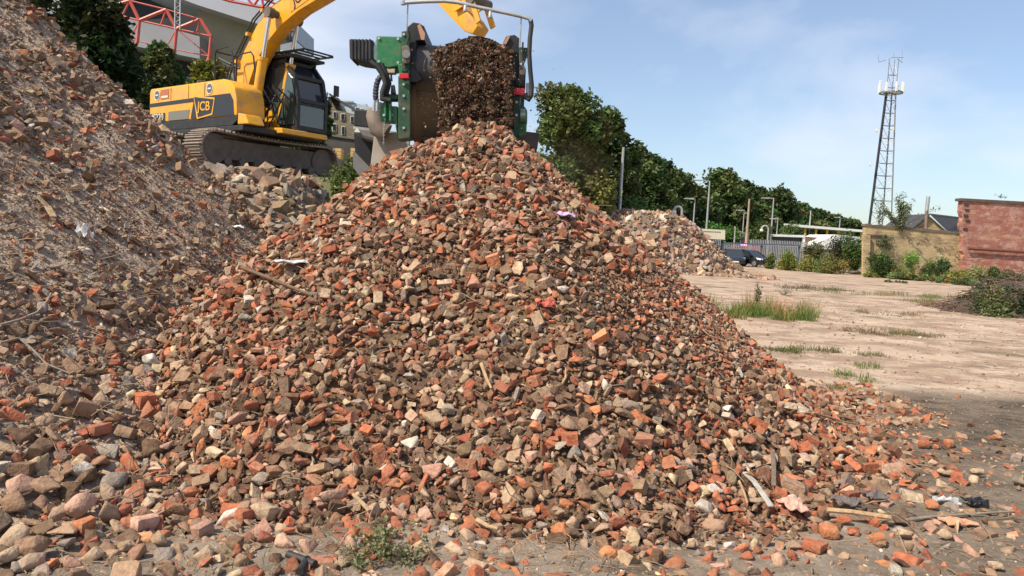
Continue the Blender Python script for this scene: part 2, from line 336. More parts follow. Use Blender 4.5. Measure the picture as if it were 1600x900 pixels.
# ------------------------------------------------------------------ stone shapes
def hull(pts, lim=.20):
    bm = bmesh.new()
    for p in pts: bm.verts.new(p)
    r = bmesh.ops.convex_hull(bm, input=bm.verts)
    bmesh.ops.delete(bm, geom=list({g for g in r['geom_interior']+r['geom_unused'] if isinstance(g, bmesh.types.BMVert)}), context='VERTS')
    bmesh.ops.dissolve_limit(bm, angle_limit=lim, verts=bm.verts, edges=bm.edges); return bm
def arr(bm):
    bmesh.ops.triangulate(bm, faces=bm.faces); bm.verts.index_update()
    return np.array([v.co[:] for v in bm.verts]), np.array([[v.index for v in f.verts] for f in bm.faces])
LO, MI, HI = [], [], []
for k in range(72):
    rr = random.Random(100+k); kind = (k % 4) if not (k % 8 == 4) else 1; pts = []
    if kind == 0:                                   # broken brick or sawn block: chipped corners
        sx, sy, sz = 1, rr.uniform(.6, .95), rr.uniform(.42, .75)
        for i in (-1, 1):
            for j in (-1, 1):
                for l in (-1, 1):
                    c = rr.choice((.1, .22, .45)); q = [i*sx*(1-rr.random()*.12), j*sy*(1-rr.random()*.14), l*sz*(1-rr.random()*.14)]
                    for a in range(3):
                        p = q[:]; p[a] *= 1-c*rr.uniform(.5, 1.2); pts.append([(p[0]+.22*p[1]*((k % 3)-1))*.80, p[1]*.8*(1+.22*p[0]*((k//4) % 3-1)), p[2]*.8*(1-.25*p[0]*((k//4) % 2))])
    elif kind in (1, 2):
        sx, sy, sz = 1.05, rr.uniform(.65, .95), rr.uniform(.5, .8)
        for i in range(rr.randint(12, 17) if kind == 2 else rr.randint(9, 11)):
            v = Vector((rr.gauss(0, 1), rr.gauss(0, 1), rr.gauss(0, 1))).normalized()*rr.uniform(.78, 1.08); pts.append((v.x*sx, v.y*sy, v.z*sz))
    else:                                                # flat splinter
        sx, sy, sz = 1.15, rr.uniform(.5, .85), rr.uniform(.28, .48)
        for i in range(rr.randint(9, 13)):
            v = Vector((rr.gauss(0, 1), rr.gauss(0, 1), rr.gauss(0, 1))).normalized()*rr.uniform(.8, 1.1); pts.append((v.x*sx, v.y*sy, v.z*sz))
    b0 = hull(pts); lo = b0.copy(); LO.append(arr(lo)); lo.free()
    mi = b0.copy(); bmesh.ops.bevel(mi, geom=list(mi.edges), offset=.07, segments=1, affect='EDGES', clamp_overlap=True)
    MI.append(arr(mi)); hi = mi; bmesh.ops.subdivide_edges(hi, edges=list(hi.edges), cuts=1, use_grid_fill=True)
    for v in hi.verts:
        n = mnoise.noise(v.co*2.6+Vector((k*3.1, 0, 0)))*.10+mnoise.noise(v.co*7+Vector((0, k*2.3, 0)))*.045
        v.co *= 1+n
    HI.append(arr(hi)); hi.free(); b0.free()
PAL = [('orange red', (.41, .13, .066)), ('bright orange', (.50, .185, .085)), ('dark brown', (.125, .072, .045)), ('brown', (.27, .165, .105)),
       ('tan', (.35, .24, .155)), ('beige', (.48, .345, .23)), ('cream yellow', (.58, .44, .26)), ('grey', (.27, .232, .195)), ('pinkish', (.44, .26, .19)), ('off white', (.55, .49, .41)), ('deep red', (.29, .088, .05))]
PC = np.array([p[1] for p in PAL])
def colours(n, wts, jit=.16):
    wts = np.array(wts, float); ci = rng.choice(len(PAL), n, p=wts/wts.sum())
    c = PC[ci]*(1-(bl_ := rng.random((n, 1))*.30))+PC[rng.permutation(ci)]*bl_; c = c*(1+jit*rng.standard_normal((n, 1)))*(1+.02*rng.standard_normal((n, 3))); return ci, np.clip(c, .015, .8)
def rots(n, nrm, tilt):
    """random spin about the surface normal, then a random tilt"""
    t = np.cross(nrm, rng.standard_normal((n, 3))); t /= np.linalg.norm(t, axis=1, keepdims=True)
    nn = nrm+tilt*rng.standard_normal((n, 3)); nn /= np.linalg.norm(nn, axis=1, keepdims=True)
    t = t-nn*(t*nn).sum(1, keepdims=True); t /= np.linalg.norm(t, axis=1, keepdims=True)
    b_ = np.cross(nn, t); return np.stack([t, b_, nn], 2)
def instance(P, Rm, S, pid, cols, protos):
    Vs, Fs, Cs, off = [], [], [], 0
    for k in range(len(protos)):
        ix = np.where(pid == k)[0]
        if not len(ix): continue
        pv, pf = protos[k]
        v = pv[None]*S[ix][:, None, :]; v = np.einsum('nij,nvj->nvi', Rm[ix], v)+P[ix][:, None, :]
        n, m_ = v.shape[:2]; Vs.append(v.reshape(-1, 3)); Fs.append((pf[None]+(np.arange(n)*m_)[:, None, None]).reshape(-1, 3)+off)
        Cs.append(np.repeat(cols[ix], m_, 0)); off += n*m_
    return np.concatenate(Vs), np.concatenate(Fs), np.concatenate(Cs)
def darts(Hf, box, ncand, sizef, other=None, dens=None, k=.80, facing=-.3, margin=90, existing=None):
    x = rng.uniform(box[0], box[1], ncand); y = rng.uniform(box[2], box[3], ncand); z = Hf(x, y); nrm = normal(Hf, x, y)
    P = np.stack([x, y, z], -1); px, py, de = proj(P); to = np.array(CAM)-P; to /= np.linalg.norm(to, axis=1, keepdims=True)
    ok = (de > .5) & (px > -margin) & (px < 1600+margin) & (py > -margin) & (py < 900+margin) & ((nrm*to).sum(1) > facing)
    ok &= rng.random(ncand) < np.minimum(1, .75/nrm[:, 2])
    if other is not None: ok &= z > other(x, y)-.02
    if dens is not None: ok &= rng.random(ncand) < dens(x, y, z)
    P = P[ok]; nrm = nrm[ok]; s = sizef(P[:, 0], P[:, 1], P[:, 2]); o = np.argsort(-s); P = P[o]; nrm = nrm[o]; s = s[o]
    cell = .14; grid = {}; keep = []
    pl = P.tolist(); sl = s.tolist()
    if existing is not None:
        for q, r_ in existing: grid.setdefault((int(q[0]//cell), int(q[1]//cell)), []).append((q[0], q[1], q[2], r_))
    for i, (a, b_, c) in enumerate(pl):
        gxi = int(a//cell); gyi = int(b_//cell); r_ = sl[i]; bad = False
        for u in (gxi-1, gxi, gxi+1):
            for v in (gyi-1, gyi, gyi+1):
                for q in grid.get((u, v), ()):
                    d = k*(r_+q[3])
                    if (a-q[0])**2+(b_-q[1])**2+(c-q[2])**2 < d*d: bad = True; break
                if bad: break
            if bad: break
        if not bad: grid.setdefault((gxi, gyi), []).append((a, b_, c, r_)); keep.append(i)
    return P[keep], nrm[keep], s[keep]
def core(Hf, box, step, sink, other_low=-.02):
    xs = np.arange(box[0], box[1], step); ys = np.arange(box[2], box[3], step); X, Y = np.meshgrid(xs, ys); Z = Hf(X, Y)
    keep = Z > -.025; ny, nx = X.shape
    i = (np.arange(ny-1)[:, None]*nx+np.arange(nx-1)[None]); q = keep[:-1, :-1] | keep[1:, 1:] | keep[1:, :-1] | keep[:-1, 1:]
    i = i[q].ravel(); V = np.stack([X, Y, Z-sink], -1).reshape(-1, 3); return V, np.concatenate([np.stack([i, i+1, i+nx+1], -1), np.stack([i, i+nx+1, i+nx], -1)])
def stuff_heap(name, label, cat, coreVF, coremat, sets):
    """core soil and the uncounted stones of one heap as ONE object"""
    V, F = coreVF; used = np.unique(F); rm = np.full(len(V), -1); rm[used] = np.arange(len(used)); V = V[used]; F = rm[F]
    Vs = [V]; Fs = [F]; Cs = [np.full((len(V), 3), .2)]; off = len(V); ncore = len(F)
    for (v, f, c) in sets: Vs.append(v); Fs.append(f+off); Cs.append(c); off += len(v)
    me = bpy.data.meshes.new(name); F = np.concatenate(Fs); mesh_arrays(me, np.concatenate(Vs), F, np.concatenate(Cs))
    me.materials.append(coremat); me.materials.append(MS); mi = np.ones(len(F), np.int32); mi[:ncore] = 0; me.polygons.foreach_set('material_index', mi)
    sm = np.zeros(len(F), bool); sm[:ncore] = True; me.polygons.foreach_set('use_smooth', sm)
    o = link(name, me, None); return tag(o, label, cat, kind='stuff')

# ---- main heap
def size_main(x, y, z):
    n = len(x); s = np.exp(rng.normal(np.log(.0325), .30, n)); s = np.clip(s, .014, .066)
    s *= 1+.12*sst((.9-z)/.9)                       # bigger pieces roll to the foot
    patch = (fbm(x, y, 1.0, 61) > .60) & (x > .2); s[patch] *= .62; return s
W_MAIN = [19, 6, 17, 20, 16, 11, 1.8, 4, 9, 1.6, 12]
BOXM = (-4.9, 4.6, 3.3, 9.6)
def hit_main(px, py):
    d = ray(px, py).normalized(); t_ = 2.0
    while t_ < 14:
        q = CAM+d*t_
        if q.z < float(H_main(np.array(q.x), np.array(q.y))): break
        t_ += .02
    return q
SPOTS = [(hit_main(a, b), r_) for a, b, r_ in ((900, 410, .24), (930, 455, .30), (965, 490, .22), (1050, 540, .16), (800, 540, .10), (700, 330, .09), (880, 350, .12), (610, 520, .09))]
def dens_main(x, y, z):
    g = sum(np.exp(-((x-q.x)**2+(y-q.y)**2)/(r_*r_)) for q, r_ in SPOTS)
    return 1-.9*sst(g*1.7*(.35+1.3*fbm(x, y, .22, 66)))
mP, mN, mS = darts(H_main, BOXM, 330000, size_main, other=H_left, k=.60, dens=dens_main)
def filler(Hf, box, n, lo, hi, other=None, dens=None, facing=-.2):
    x = rng.uniform(box[0], box[1], n); y = rng.uniform(box[2], box[3], n); z = Hf(x, y); nrm = normal(Hf, x, y); P = np.stack([x, y, z], -1)
    px, py, de = proj(P); to = np.array(CAM)-P; to /= np.linalg.norm(to, axis=1, keepdims=True)
    ok = (de > .5) & (px > -90) & (px < 1690) & (py > -90) & (py < 990) & ((nrm*to).sum(1) > facing) & (z > 0)
    if other is not None: ok &= z > other(x, y)-.02
    if dens is not None: ok &= rng.random(n) < dens(x, y, z)
    P = P[ok]; return P, nrm[ok], rng.uniform(lo, hi, len(P))
# ---- left heap
def dens_left(x, y, z):
    f = fbm(x, y, 1.5, 71); d = np.where(f > .56, .75, .05)*sst((z-.9)/.5)+.0
    return np.maximum(d, np.maximum(sst((1.35-z)/.7), .5*sst((z-3.7)/.5)*(f > .42)))
def size_left(x, y, z):
    n = len(x); s = np.clip(np.exp(rng.normal(np.log(.031), .38, n)), .011, .075)
    s *= 1+.35*sst((.55-z)/.5)*sst((-1.6-x)/1.0); return s
BOXL = (-9, -.6, 2.6, 10.5)
lP, lN, lS = darts(H_left, BOXL, 260000, size_left, other=H_main, dens=dens_left, k=.66)
W_LEFT = [5, 1.2, 16, 24, 21, 11, .8, 9, 6, 2.5, 7]
def prep(P, N_, S_, wts, tilt=.42, lift=(-.15, .5)):
    n = len(P); pid = rng.integers(0, len(LO), n); Rm = rots(n, N_, tilt)
    S3 = S_[:, None]*rng.uniform(.72, 1.28, (n, 3)); Pp = P+N_*(S_*rng.uniform(lift[0], lift[1], n))[:, None]
    ci, cc = colours(n, wts); return dict(P=Pp, R=Rm, S=S3, s=S_, pid=pid, ci=ci, c=cc)
A = prep(mP, mN, mS, W_MAIN, tilt=.8, lift=(-.45, .55)); B = prep(lP, lN, lS, W_LEFT, tilt=.6)
# ---- stones strewn at the toes on open ground
tx = []; 
for _ in range(250):
    a = random.uniform(-2.3, .25) if random.random() < .22 else random.uniform(-1.0, .1); rr_ = 3.80+abs(random.gauss(0, .16)) + (abs(random.gauss(0, .55)) if a > -.9 else 0)
    tx.append((AX+rr_*math.cos(a), AY+rr_*math.sin(a)))
tx += [(random.uniform(-3.4, -1.2), random.uniform(3.0, 4.6)) for _ in range(34)]
tx = np.array([p for p in tx if p[1] > 3.0 and H_left(np.array(p[0]), np.array(p[1])) < .05]); 
tz = g_h(tx[:, 0], tx[:, 1]); ts = np.clip(np.exp(rng.normal(np.log(.036), .35, len(tx))), .016, .07)
T_ = prep(np.column_stack([tx, tz]), np.tile([0, 0, 1.], (len(tx), 1)), ts, W_MAIN, .25, (.25, .45))
# hand-placed pieces the photo shows: px, py, half width px, colour index
HAND = [(262, 848, 27, 4), (35, 772, 27, 8), (72, 772, 25, 3), (128, 803, 27, 8), (22, 800, 27, 3), (165, 812, 30, 4), (20, 850, 27, 5), (60, 870, 24, 3), (105, 855, 18, 7), (158, 842, 14, 7), (133, 830, 16, 1), (12, 880, 22, 5),
        (205, 622, 13, 6), (378, 815, 17, 0), (413, 808, 19, 5), (452, 832, 12, 0), (478, 832, 16, 2), (315, 790, 11, 7), (130, 740, 14, 9), (890, 668, 20, 4), (945, 605, 13, 9), (1050, 752, 12, 6), (1115, 768, 15, 9), (1240, 858, 12, 4),
        (1443, 698, 12, 0), (1490, 720, 9, 3), (1420, 662, 9, 8), (1483, 697, 10, 1), (1527, 744, 11, 5), (1412, 840, 14, 5), (1475, 842, 13, 5), (1443, 852, 9, 1), (1457, 770, 9, 8), (1495, 748, 9, 0), (1475, 743, 12, 5), (1428, 727, 9, 0),
        (1403, 738, 16, 8), (1273, 860, 16, 0), (1295, 838, 16, 1), (1332, 835, 9, 0), (1455, 795, 13, 1), (1405, 820, 14, 2), (1555, 888, 10, 5), (1535, 893, 7, 2), (1025, 876, 15, 2), (797, 880, 11, 2), (1335, 835, 12, 10), (1370, 845, 12, 1), (1190, 668, 9, 9), (680, 660, 18, 4), (515, 268, 8, 4)]
hp = []; hs = []; hc = []; hn = []
for (px, py, hw, ci) in HAND:
    d = ray(px, py).normalized(); t_ = 2.0; hit = None
    while t_ < 30:
        q = CAM+d*t_; hh = max(float(H_main(np.array(q.x), np.array(q.y))), float(H_left(np.array(q.x), np.array(q.y))), float(g_h(np.array(q.x), np.array(q.y))))
        if q.z < hh+.01: hit = q; break
        t_ += .02
    if hit is None: continue
    hp.append(hit[:]); hs.append(hw/FPX*t_*.95); hc.append(ci); hf = H_main if H_main(np.array(hit.x), np.array(hit.y)) > .05 else (H_left if H_left(np.array(hit.x), np.array(hit.y)) > .05 else g_h)
    hn.append(normal(hf, np.array([hit.x]), np.array([hit.y]))[0])
hp = np.array(hp); hs = np.array(hs); hn = np.array(hn)
D_ = prep(hp, hn, hs, W_MAIN, .12, (.35, .5)); D_['ci'] = np.array(hc); D_['c'] = PC[hc]*rng.uniform(.9, 1.1, (len(hc), 1))
D_['pid'] = rng.integers(0, 18, len(hc))*4+rng.integers(0, 2, len(hc)) ; D_['S'] = hs[:, None]*np.array([[1.05, 1.05, 1.0]])
# drop scattered stones colliding with hand-placed ones
def drop(S_):
    k = np.ones(len(S_['P']), bool)
    for p, s in zip(D_['P'], hs): k &= np.linalg.norm(S_['P']-p, axis=1) > s*.9
    return {q: v[k] for q, v in S_.items()}
A = drop(A); B = drop(B); T_ = drop(T_)
ALL = {q: np.concatenate([A[q], B[q], T_[q], D_[q]]) for q in A}
src = np.concatenate([np.full(len(s['P']), i) for i, s in enumerate((A, B, T_, D_))])
px, py, de = proj(ALL['P']); vis = (px > 4) & (px < 1596) & (py > 4) & (py < 896)
score = ALL['s']/de*vis + (src == 3)*1.0*vis
NI = 300; ind = np.argsort(-score)[:NI]; isind = np.zeros(len(src), bool); isind[ind] = True
def sel(mask): return {q: v[mask] for q, v in ALL.items()}
def inst(S_, lod=None):
    de_ = proj(S_['P'])[2]; outs = []
    for lo, hi, pr in ((0, 6.3, MI), (6.3, 999, LO)):
        k = (de_ >= lo) & (de_ < hi)
        if k.any(): outs.append(instance(S_['P'][k], S_['R'][k], S_['S'][k], S_['pid'][k], S_['c'][k], pr))
    return outs
fl = filler(H_main, BOXM, 42000, .008, .024, other=H_left); fl = prep(*fl, [10, 4, 22, 26, 14, 6, 1, 8, 4, 1, 8], .8, (-.3, .4)); fl['c'] *= .72  # fill stones darkened: shade between the bigger stones is put into their colour
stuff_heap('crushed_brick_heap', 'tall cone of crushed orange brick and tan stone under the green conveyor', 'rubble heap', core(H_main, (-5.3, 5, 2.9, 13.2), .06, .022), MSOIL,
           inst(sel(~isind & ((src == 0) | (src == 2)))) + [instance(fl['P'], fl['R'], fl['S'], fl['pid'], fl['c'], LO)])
fl = filler(H_left, BOXL, 60000, .005, .017, other=H_main); fl = prep(*fl, [4, 1, 18, 26, 22, 10, 1, 8, 5, 1, 5], .8, (-.3, .4))
stuff_heap('soil_and_rubble_heap', 'dusty brown heap of soil and broken stone at the left edge', 'rubble heap', core(H_left, (-15, 0.2, .9, 16.5), .045, .012), MDUST,
           inst(sel(~isind & (src == 1))) + [instance(fl['P'], fl['R'], fl['S'], fl['pid'], fl['c'], LO)])
# ---- individual stones with labels
SH = {0: 'blocky', 1: 'blunt', 2: 'lumpy', 3: 'flat'}
def where(x, y):
    if x < 200: a = 'in the bottom left corner' if y > 730 else 'low on the soil heap'
    elif x < 400: a = 'where the two heaps meet' if y < 780 else 'left of the brick heap foot'
    elif x < 560: a = 'at the foot left of the weeds' if y > 780 else 'higher up, left of the weeds'
    elif x < 720: a = 'just above the low weeds' if y > 760 else 'well above the low weeds'
    elif x < 900: a = 'at the middle heap foot' if y > 770 else 'mid slope at the centre'
    elif x < 1100: a = 'at the foot right of centre' if y > 780 else 'on the slope right of centre'
    elif x < 1260: a = 'below the grey strap' if y > 790 else 'beside the grey strap'
    elif x < 1390: a = 'by the splintered wood' if y > 740 else 'above the splintered wood'
    else: a = 'strewn on dark soil at far right'
    return a
labs = []
for i in ind:
    sz = ALL['s'][i]*2; z_ = 'large ' if sz > .15 else ('small ' if sz < .105 else '')
    cn = PAL[ALL['ci'][i]][0]; brick = ALL['ci'][i] in (0, 1, 2, 8, 10)
    labs.append(f"{z_}{SH[ALL['pid'][i] % 4]} {cn} {'brick' if brick else 'stone'} piece {where(px[i], py[i])}")
from collections import defaultdict
gl = defaultdict(list)
for j, l in enumerate(labs): gl[l].append(j)
ORD = ['leftmost', 'second from left', 'third from left', 'fourth from left', 'fifth from left', 'sixth from left', 'seventh from left', 'eighth from left']
for l, js in gl.items():
    if len(js) > 1:
        js.sort(key=lambda j: px[ind[j]])
        for q, j in enumerate(js): labs[j] = ((ORD[q] if q < len(js)-1 else 'rightmost') if q < 8 else 'far right')+' '+l
for j, i in enumerate(ind):
    pv, pf = HI[ALL['pid'][i]]; brick = ALL['ci'][i] in (0, 1, 2, 8, 10); nm = 'brick_piece' if brick else 'stone_piece'
    me = bpy.data.meshes.new(nm); v = (pv*ALL['S'][i])@ALL['R'][i].T
    mesh_arrays(me, v, pf, np.tile(ALL['c'][i], (len(pv), 1)))
    tag(link(nm, me, MS, origin=ALL['P'][i].tolist()), labs[j], 'brick piece' if brick else 'stone', 'loose brick and stone pieces at the front of the heaps')

# ---- grey bank below the excavator, far heap
def size_bank(x, y, z): return np.clip(np.exp(rng.normal(np.log(.068), .5, len(x))), .03, .26)
P_, N_, S_ = darts(H_bank, (-13.5, -3.4, 13.5, 24), 46000, size_bank, k=.72, facing=-.4, margin=60, dens=lambda x, y, z: .35+.65*(fbm(x, y, 1.2, 81) > .45))
bk = prep(P_, N_, S_, [1, .4, 12, 20, 22, 14, .5, 22, 4, 3, 2], .5, (-.2, .4))
stuff_heap('grey_rubble_bank', 'grey broken concrete bank that the yellow excavator stands on', 'rubble heap', core(H_bank, (-16, -3, 12.6, 26), .12, .05), MGREYS, [instance(bk['P'], bk['R'], bk['S'], bk['pid'], bk['c'], LO)])
def size_far(x, y, z): return np.clip(np.exp(rng.normal(np.log(.085), .45, len(x))), .04, .30)
P_, N_, S_ = darts(H_far, (0, 14.3, 41, 49), 60000, size_far, k=.70, facing=-.4, margin=60)
bk = prep(P_, N_, S_, [2, 1, 8, 16, 22, 20, 1, 12, 16, 7, 2], .6, (-.2, .4))
stuff_heap('pale_rubble_heap', 'low pale heap of broken concrete and brick behind the brick cone', 'rubble heap', core(H_far, (-.5, 15, 41, 53), .16, .06), MGREYS, [instance(bk['P'], bk['R'], bk['S'], bk['pid'], bk['c'], LO)])
# ---- gravel on the ground
n = 15000; x = rng.uniform(-3.6, 9, n); y = 2.9+rng.random(n)**1.6*9.5; z = g_h(x, y)
k = (fbm(x, y, .7, 91) > .42) | (rng.random(n) < .3); x, y, z = x[k], y[k], z[k]; n = len(x)
s = np.clip(np.exp(rng.normal(np.log(.0062), .5, n)), .003, .026)
x = np.append(x, rng.uniform(1.5, 16, 4200)); y = np.append(y, rng.uniform(7.5, 26, 4200)); z = g_h(x, y); s = np.append(s, np.clip(np.exp(rng.normal(np.log(.014), .5, 4200)), .006, .05)); n = len(x)
gv = prep(np.stack([x, y, z], -1), np.tile([0, 0, 1.], (n, 1)), s, [6, 2, 10, 18, 24, 18, 3, 12, 6, 8, 3], .3, (0, .4))
me = bpy.data.meshes.new('gravel'); v, f, c = instance(gv['P'], gv['R'], gv['S'], gv['pid'], gv['c'], LO); mesh_arrays(me, v, f, c)
tag(link('gravel', me, MS), 'fine stone and brick chips strewn over the bare ground', 'gravel', kind='stuff')
# straw and small twigs on the ground
def sticks(name, pts, label, cat, m_=MTWIG, kind='stuff'):
    mb = MB()
    for (p, L, r_, a, e) in pts:
        p = Vector(p); d = Vector((math.cos(a)*math.cos(e), math.sin(a)*math.cos(e), math.sin(e))); q = p+d*L; mid = (p+q)/2+Vector((random.gauss(0, L*.07), random.gauss(0, L*.07), abs(random.gauss(0, L*.05))))
        mb.tube([p, mid, q], [r_, r_*.9, r_*.5], 4)
    return tag(mb.build(name, m_), label, cat, kind=kind)
st = []
for _ in range(2200):
    a = random.random(); x_ = random.uniform(2.4, 6.5) if a > .35 else random.uniform(-2.4, 1.2); y_ = random.uniform(3.2, 8.5) if a > .35 else random.uniform(3.1, 4.1)
    st.append(((x_, y_, float(g_h(np.array(x_), np.array(y_)))+.006), random.uniform(.03, .16), random.uniform(.0012, .003), random.uniform(0, 6.3), random.uniform(-.05, .15)))
sticks('straw_litter', st, 'dry straw and twig litter scattered on the soil', 'litter')
st = []
for _ in range(420):
    x_ = random.uniform(-4.5, 3.4); y_ = random.uniform(3.8, 7.8); a_ = np.array(x_), np.array(y_)
    hm, hl = float(H_main(*a_)), float(H_left(*a_)); z_ = max(hm, hl)+.035
    st.append(((x_, y_, z_), random.uniform(.06, .28), random.uniform(.002, .006), random.uniform(0, 6.3), random.uniform(-.5, .5)))
for _ in range(220):
    x_ = random.uniform(-4.6, -2.6); y_ = random.uniform(4.3, 6.6); z_ = float(H_left(np.array(x_), np.array(y_)))+.05; st.append(((x_, y_, z_), random.uniform(.08, .34), random.uniform(.002, .005), random.uniform(0, 6.3), random.uniform(-.4, .5)))
sticks('twig_litter', st, 'thin dry twigs and roots caught among the rubble', 'litter')
exec_later = []
# ------------------------------------------------------------------ foliage
def leaves(P, size, cols, upb=.4, asp=.55):
    n = len(P); nr = rng.standard_normal((n, 3)); nr[:, 2] = np.abs(nr[:, 2])+upb; nr /= np.linalg.norm(nr, axis=1, keepdims=True)
    t = np.cross(nr, rng.standard_normal((n, 3))); t /= np.linalg.norm(t, axis=1, keepdims=True); b_ = np.cross(nr, t)
    s = size*rng.uniform(.6, 1.3, (n, 1)); V = np.stack([P-t*s, P+b_*s*asp+t*s*.1, P+t*s, P-b_*s*asp+t*s*.1], 1).reshape(-1, 3)
    return V, np.arange(4*n).reshape(n, 4), np.repeat(cols, 4, 0)
def cloud(blobs, n, base, jit=.22, shell=.45, flat=1):
    """leaf points spread through a set of clumps; every clump has its own tone"""
    bl = np.array(blobs, float); wgt = bl[:, 3]**2; wgt /= wgt.sum(); k = rng.choice(len(bl), n, p=wgt)
    d = rng.standard_normal((n, 3)); d /= np.linalg.norm(d, axis=1, keepdims=True); r_ = rng.random(n)**shell; r_ += np.abs(rng.normal(0, .13, n))
    r_ *= 1+.22*np.sin(d[:, 0]*7+k)*np.cos(d[:, 2]*6+k*2)
    P = bl[k, :3]+d*(r_*bl[k, 3])[:, None]*np.array([1, 1, flat])
    tone = (1+jit*rng.standard_normal(len(bl)))[k][:, None]; hue = (rng.standard_normal((len(bl), 1))*.10)[k]
    c = np.array(base)*tone*(1+.22*rng.standard_normal((n, 1))); c[:, 0:1] *= 1+hue*2; return P, np.clip(c, .006, .5)
def tree(px, top, Y, hw, zb, base, label, n=7000, leaf=.17, cat='tree', group=None, shape='round', name='broadleaf_tree', nb=26, crown_low=.04, lean=0):
    tp = at(px, top, Y); H = tp.z-zb; Wd = hw/FPX*Y*(1.22 if Y < 55 else 1.5); bx = at(px, top, Y).x - lean
    t = thing(name, (bx, Y, zb), label, cat, group); rr = random.Random(int(px*7+Y)); bl = []
    nb = int(nb*1.5)
    for i in range(nb):
        u = (i+rr.random())/nb; zz = zb+H*(crown_low+(1-crown_low)*u)
        if shape == 'round': env = math.sqrt(max(.05, 1-(2*(u-.42))**2*.75)) if u > .42 else .75+.25*u/.42
        elif shape == 'cone': env = 1.05-u*.85
        else: env = .9
        a = rr.uniform(0, 6.28); q = rr.random()**.5*env*.78; rb = Wd*rr.uniform(.26, .50)*(1.1-.4*u)
        bl.append((bx+math.cos(a)*q*Wd+lean*u, Y+math.sin(a)*q*Wd*.9, min(zz, zb+H-rb*.8), rb))
    bl.append((bx+lean, Y, zb+H-Wd*.24, Wd*.27))
    P, c = cloud(bl, int(n*2.1), base, shell=.5); V, F, c = leaves(P-np.array([bx, Y, zb]), leaf*1.1, c)
    me = bpy.data.meshes.new('crown'); mesh_arrays(me, V, F, c); link('crown', me, MLD, t)
    mb = MB(); r0 = H*.028; mb.tube([(bx, Y, zb-.3), (bx+.02*H, Y, zb+H*.3), (bx+lean*.5, Y, zb+H*.6), (bx+lean, Y, zb+H*.9)], [r0, r0*.8, r0*.45, r0*.1], 8)
    for b_ in bl[:10]:
        h0 = zb+H*rr.uniform(.15, .5); mb.tube([(bx, Y, h0), ((bx+b_[0])/2, (Y+b_[1])/2, (h0+b_[2])/2+.1*H*.2), b_[:3]], [r0*.4, r0*.28, r0*.08], 5)
    mb.build('trunk', MBARK, t); return t
def bush(x, y, z, blobs, base, n, leaf, label, name='shrub', cat='shrub', group=None, stems=9, jit=.25, upb=.3, m_=None, flat=1):
    """blobs: list of dx,dy,dz,r ; built round its own base"""
    t = thing(name, (x, y, z), label, cat, group); bl = [(a, b_, c, r_) for a, b_, c, r_ in blobs]
    P, c = cloud(bl, n, base, jit, .55, flat); k = P[:, 2] > 0; V, F, c = leaves(P[k], leaf, c[k], upb)
    me = bpy.data.meshes.new('foliage'); mesh_arrays(me, V, F, c); link('foliage', me, m_ or ML, t)
    mb = MB()
    for i in range(stems):
        b_ = random.choice(bl); mb.tube([(x+random.uniform(-.1, .1), y, z), (x+b_[0]*.5, y+b_[1]*.5, z+b_[2]*.6), (x+b_[0]+random.uniform(-.4, .4)*b_[3], y+b_[1], z+b_[2]+b_[3]*.7)], [.02, .014, .006], 4)
    mb.build('stem', MBARK, t); return t
def spray(x, y, z, nst, L, base, leaf, label, name='weed', cat='plant', group=None, spread=.6, perl=26, lw=.45, drop=.25, stem_m=None, th=.006):
    """upright leafy stems fanning out from one root"""
    t = thing(name, (x, y, z), label, cat, group); mb = MB(); P = []
    for i in range(nst):
        a = random.uniform(0, 6.28); e = abs(random.gauss(0, spread)); l = L*random.uniform(.55, 1.0)
        d = Vector((math.cos(a)*math.sin(e), math.sin(a)*math.sin(e), math.cos(e))); p0 = Vector((x+random.uniform(-.04, .04)*L, y+random.uniform(-.04, .04)*L, z)); pts = []
        for j in range(5):
            u = j/4; pts.append(p0+d*l*u+Vector((d.x, d.y, -drop))*l*u*u*.35)
        mb.tube(pts, [th, th*.9, th*.7, th*.5, th*.3], 4)
        for _ in range(perl):
            u = random.random()**.7; q = pts[min(3, int(u*4))].lerp(pts[min(4, int(u*4)+1)], u*4-int(u*4)); P.append(q+Vector((random.gauss(0, 1), random.gauss(0, 1), random.gauss(0, 1)))*leaf*.9)
    P = np.array([p[:] for p in P])-np.array([x, y, z]); c = np.array(base)*(1+.28*rng.standard_normal((len(P), 1))); V, F, c = leaves(P, leaf, np.clip(c, .01, .5), .2, lw)
    me = bpy.data.meshes.new('foliage'); mesh_arrays(me, V, F, c); link('foliage', me, ML, t); mb.build('stem', stem_m or MBARK, t); return t
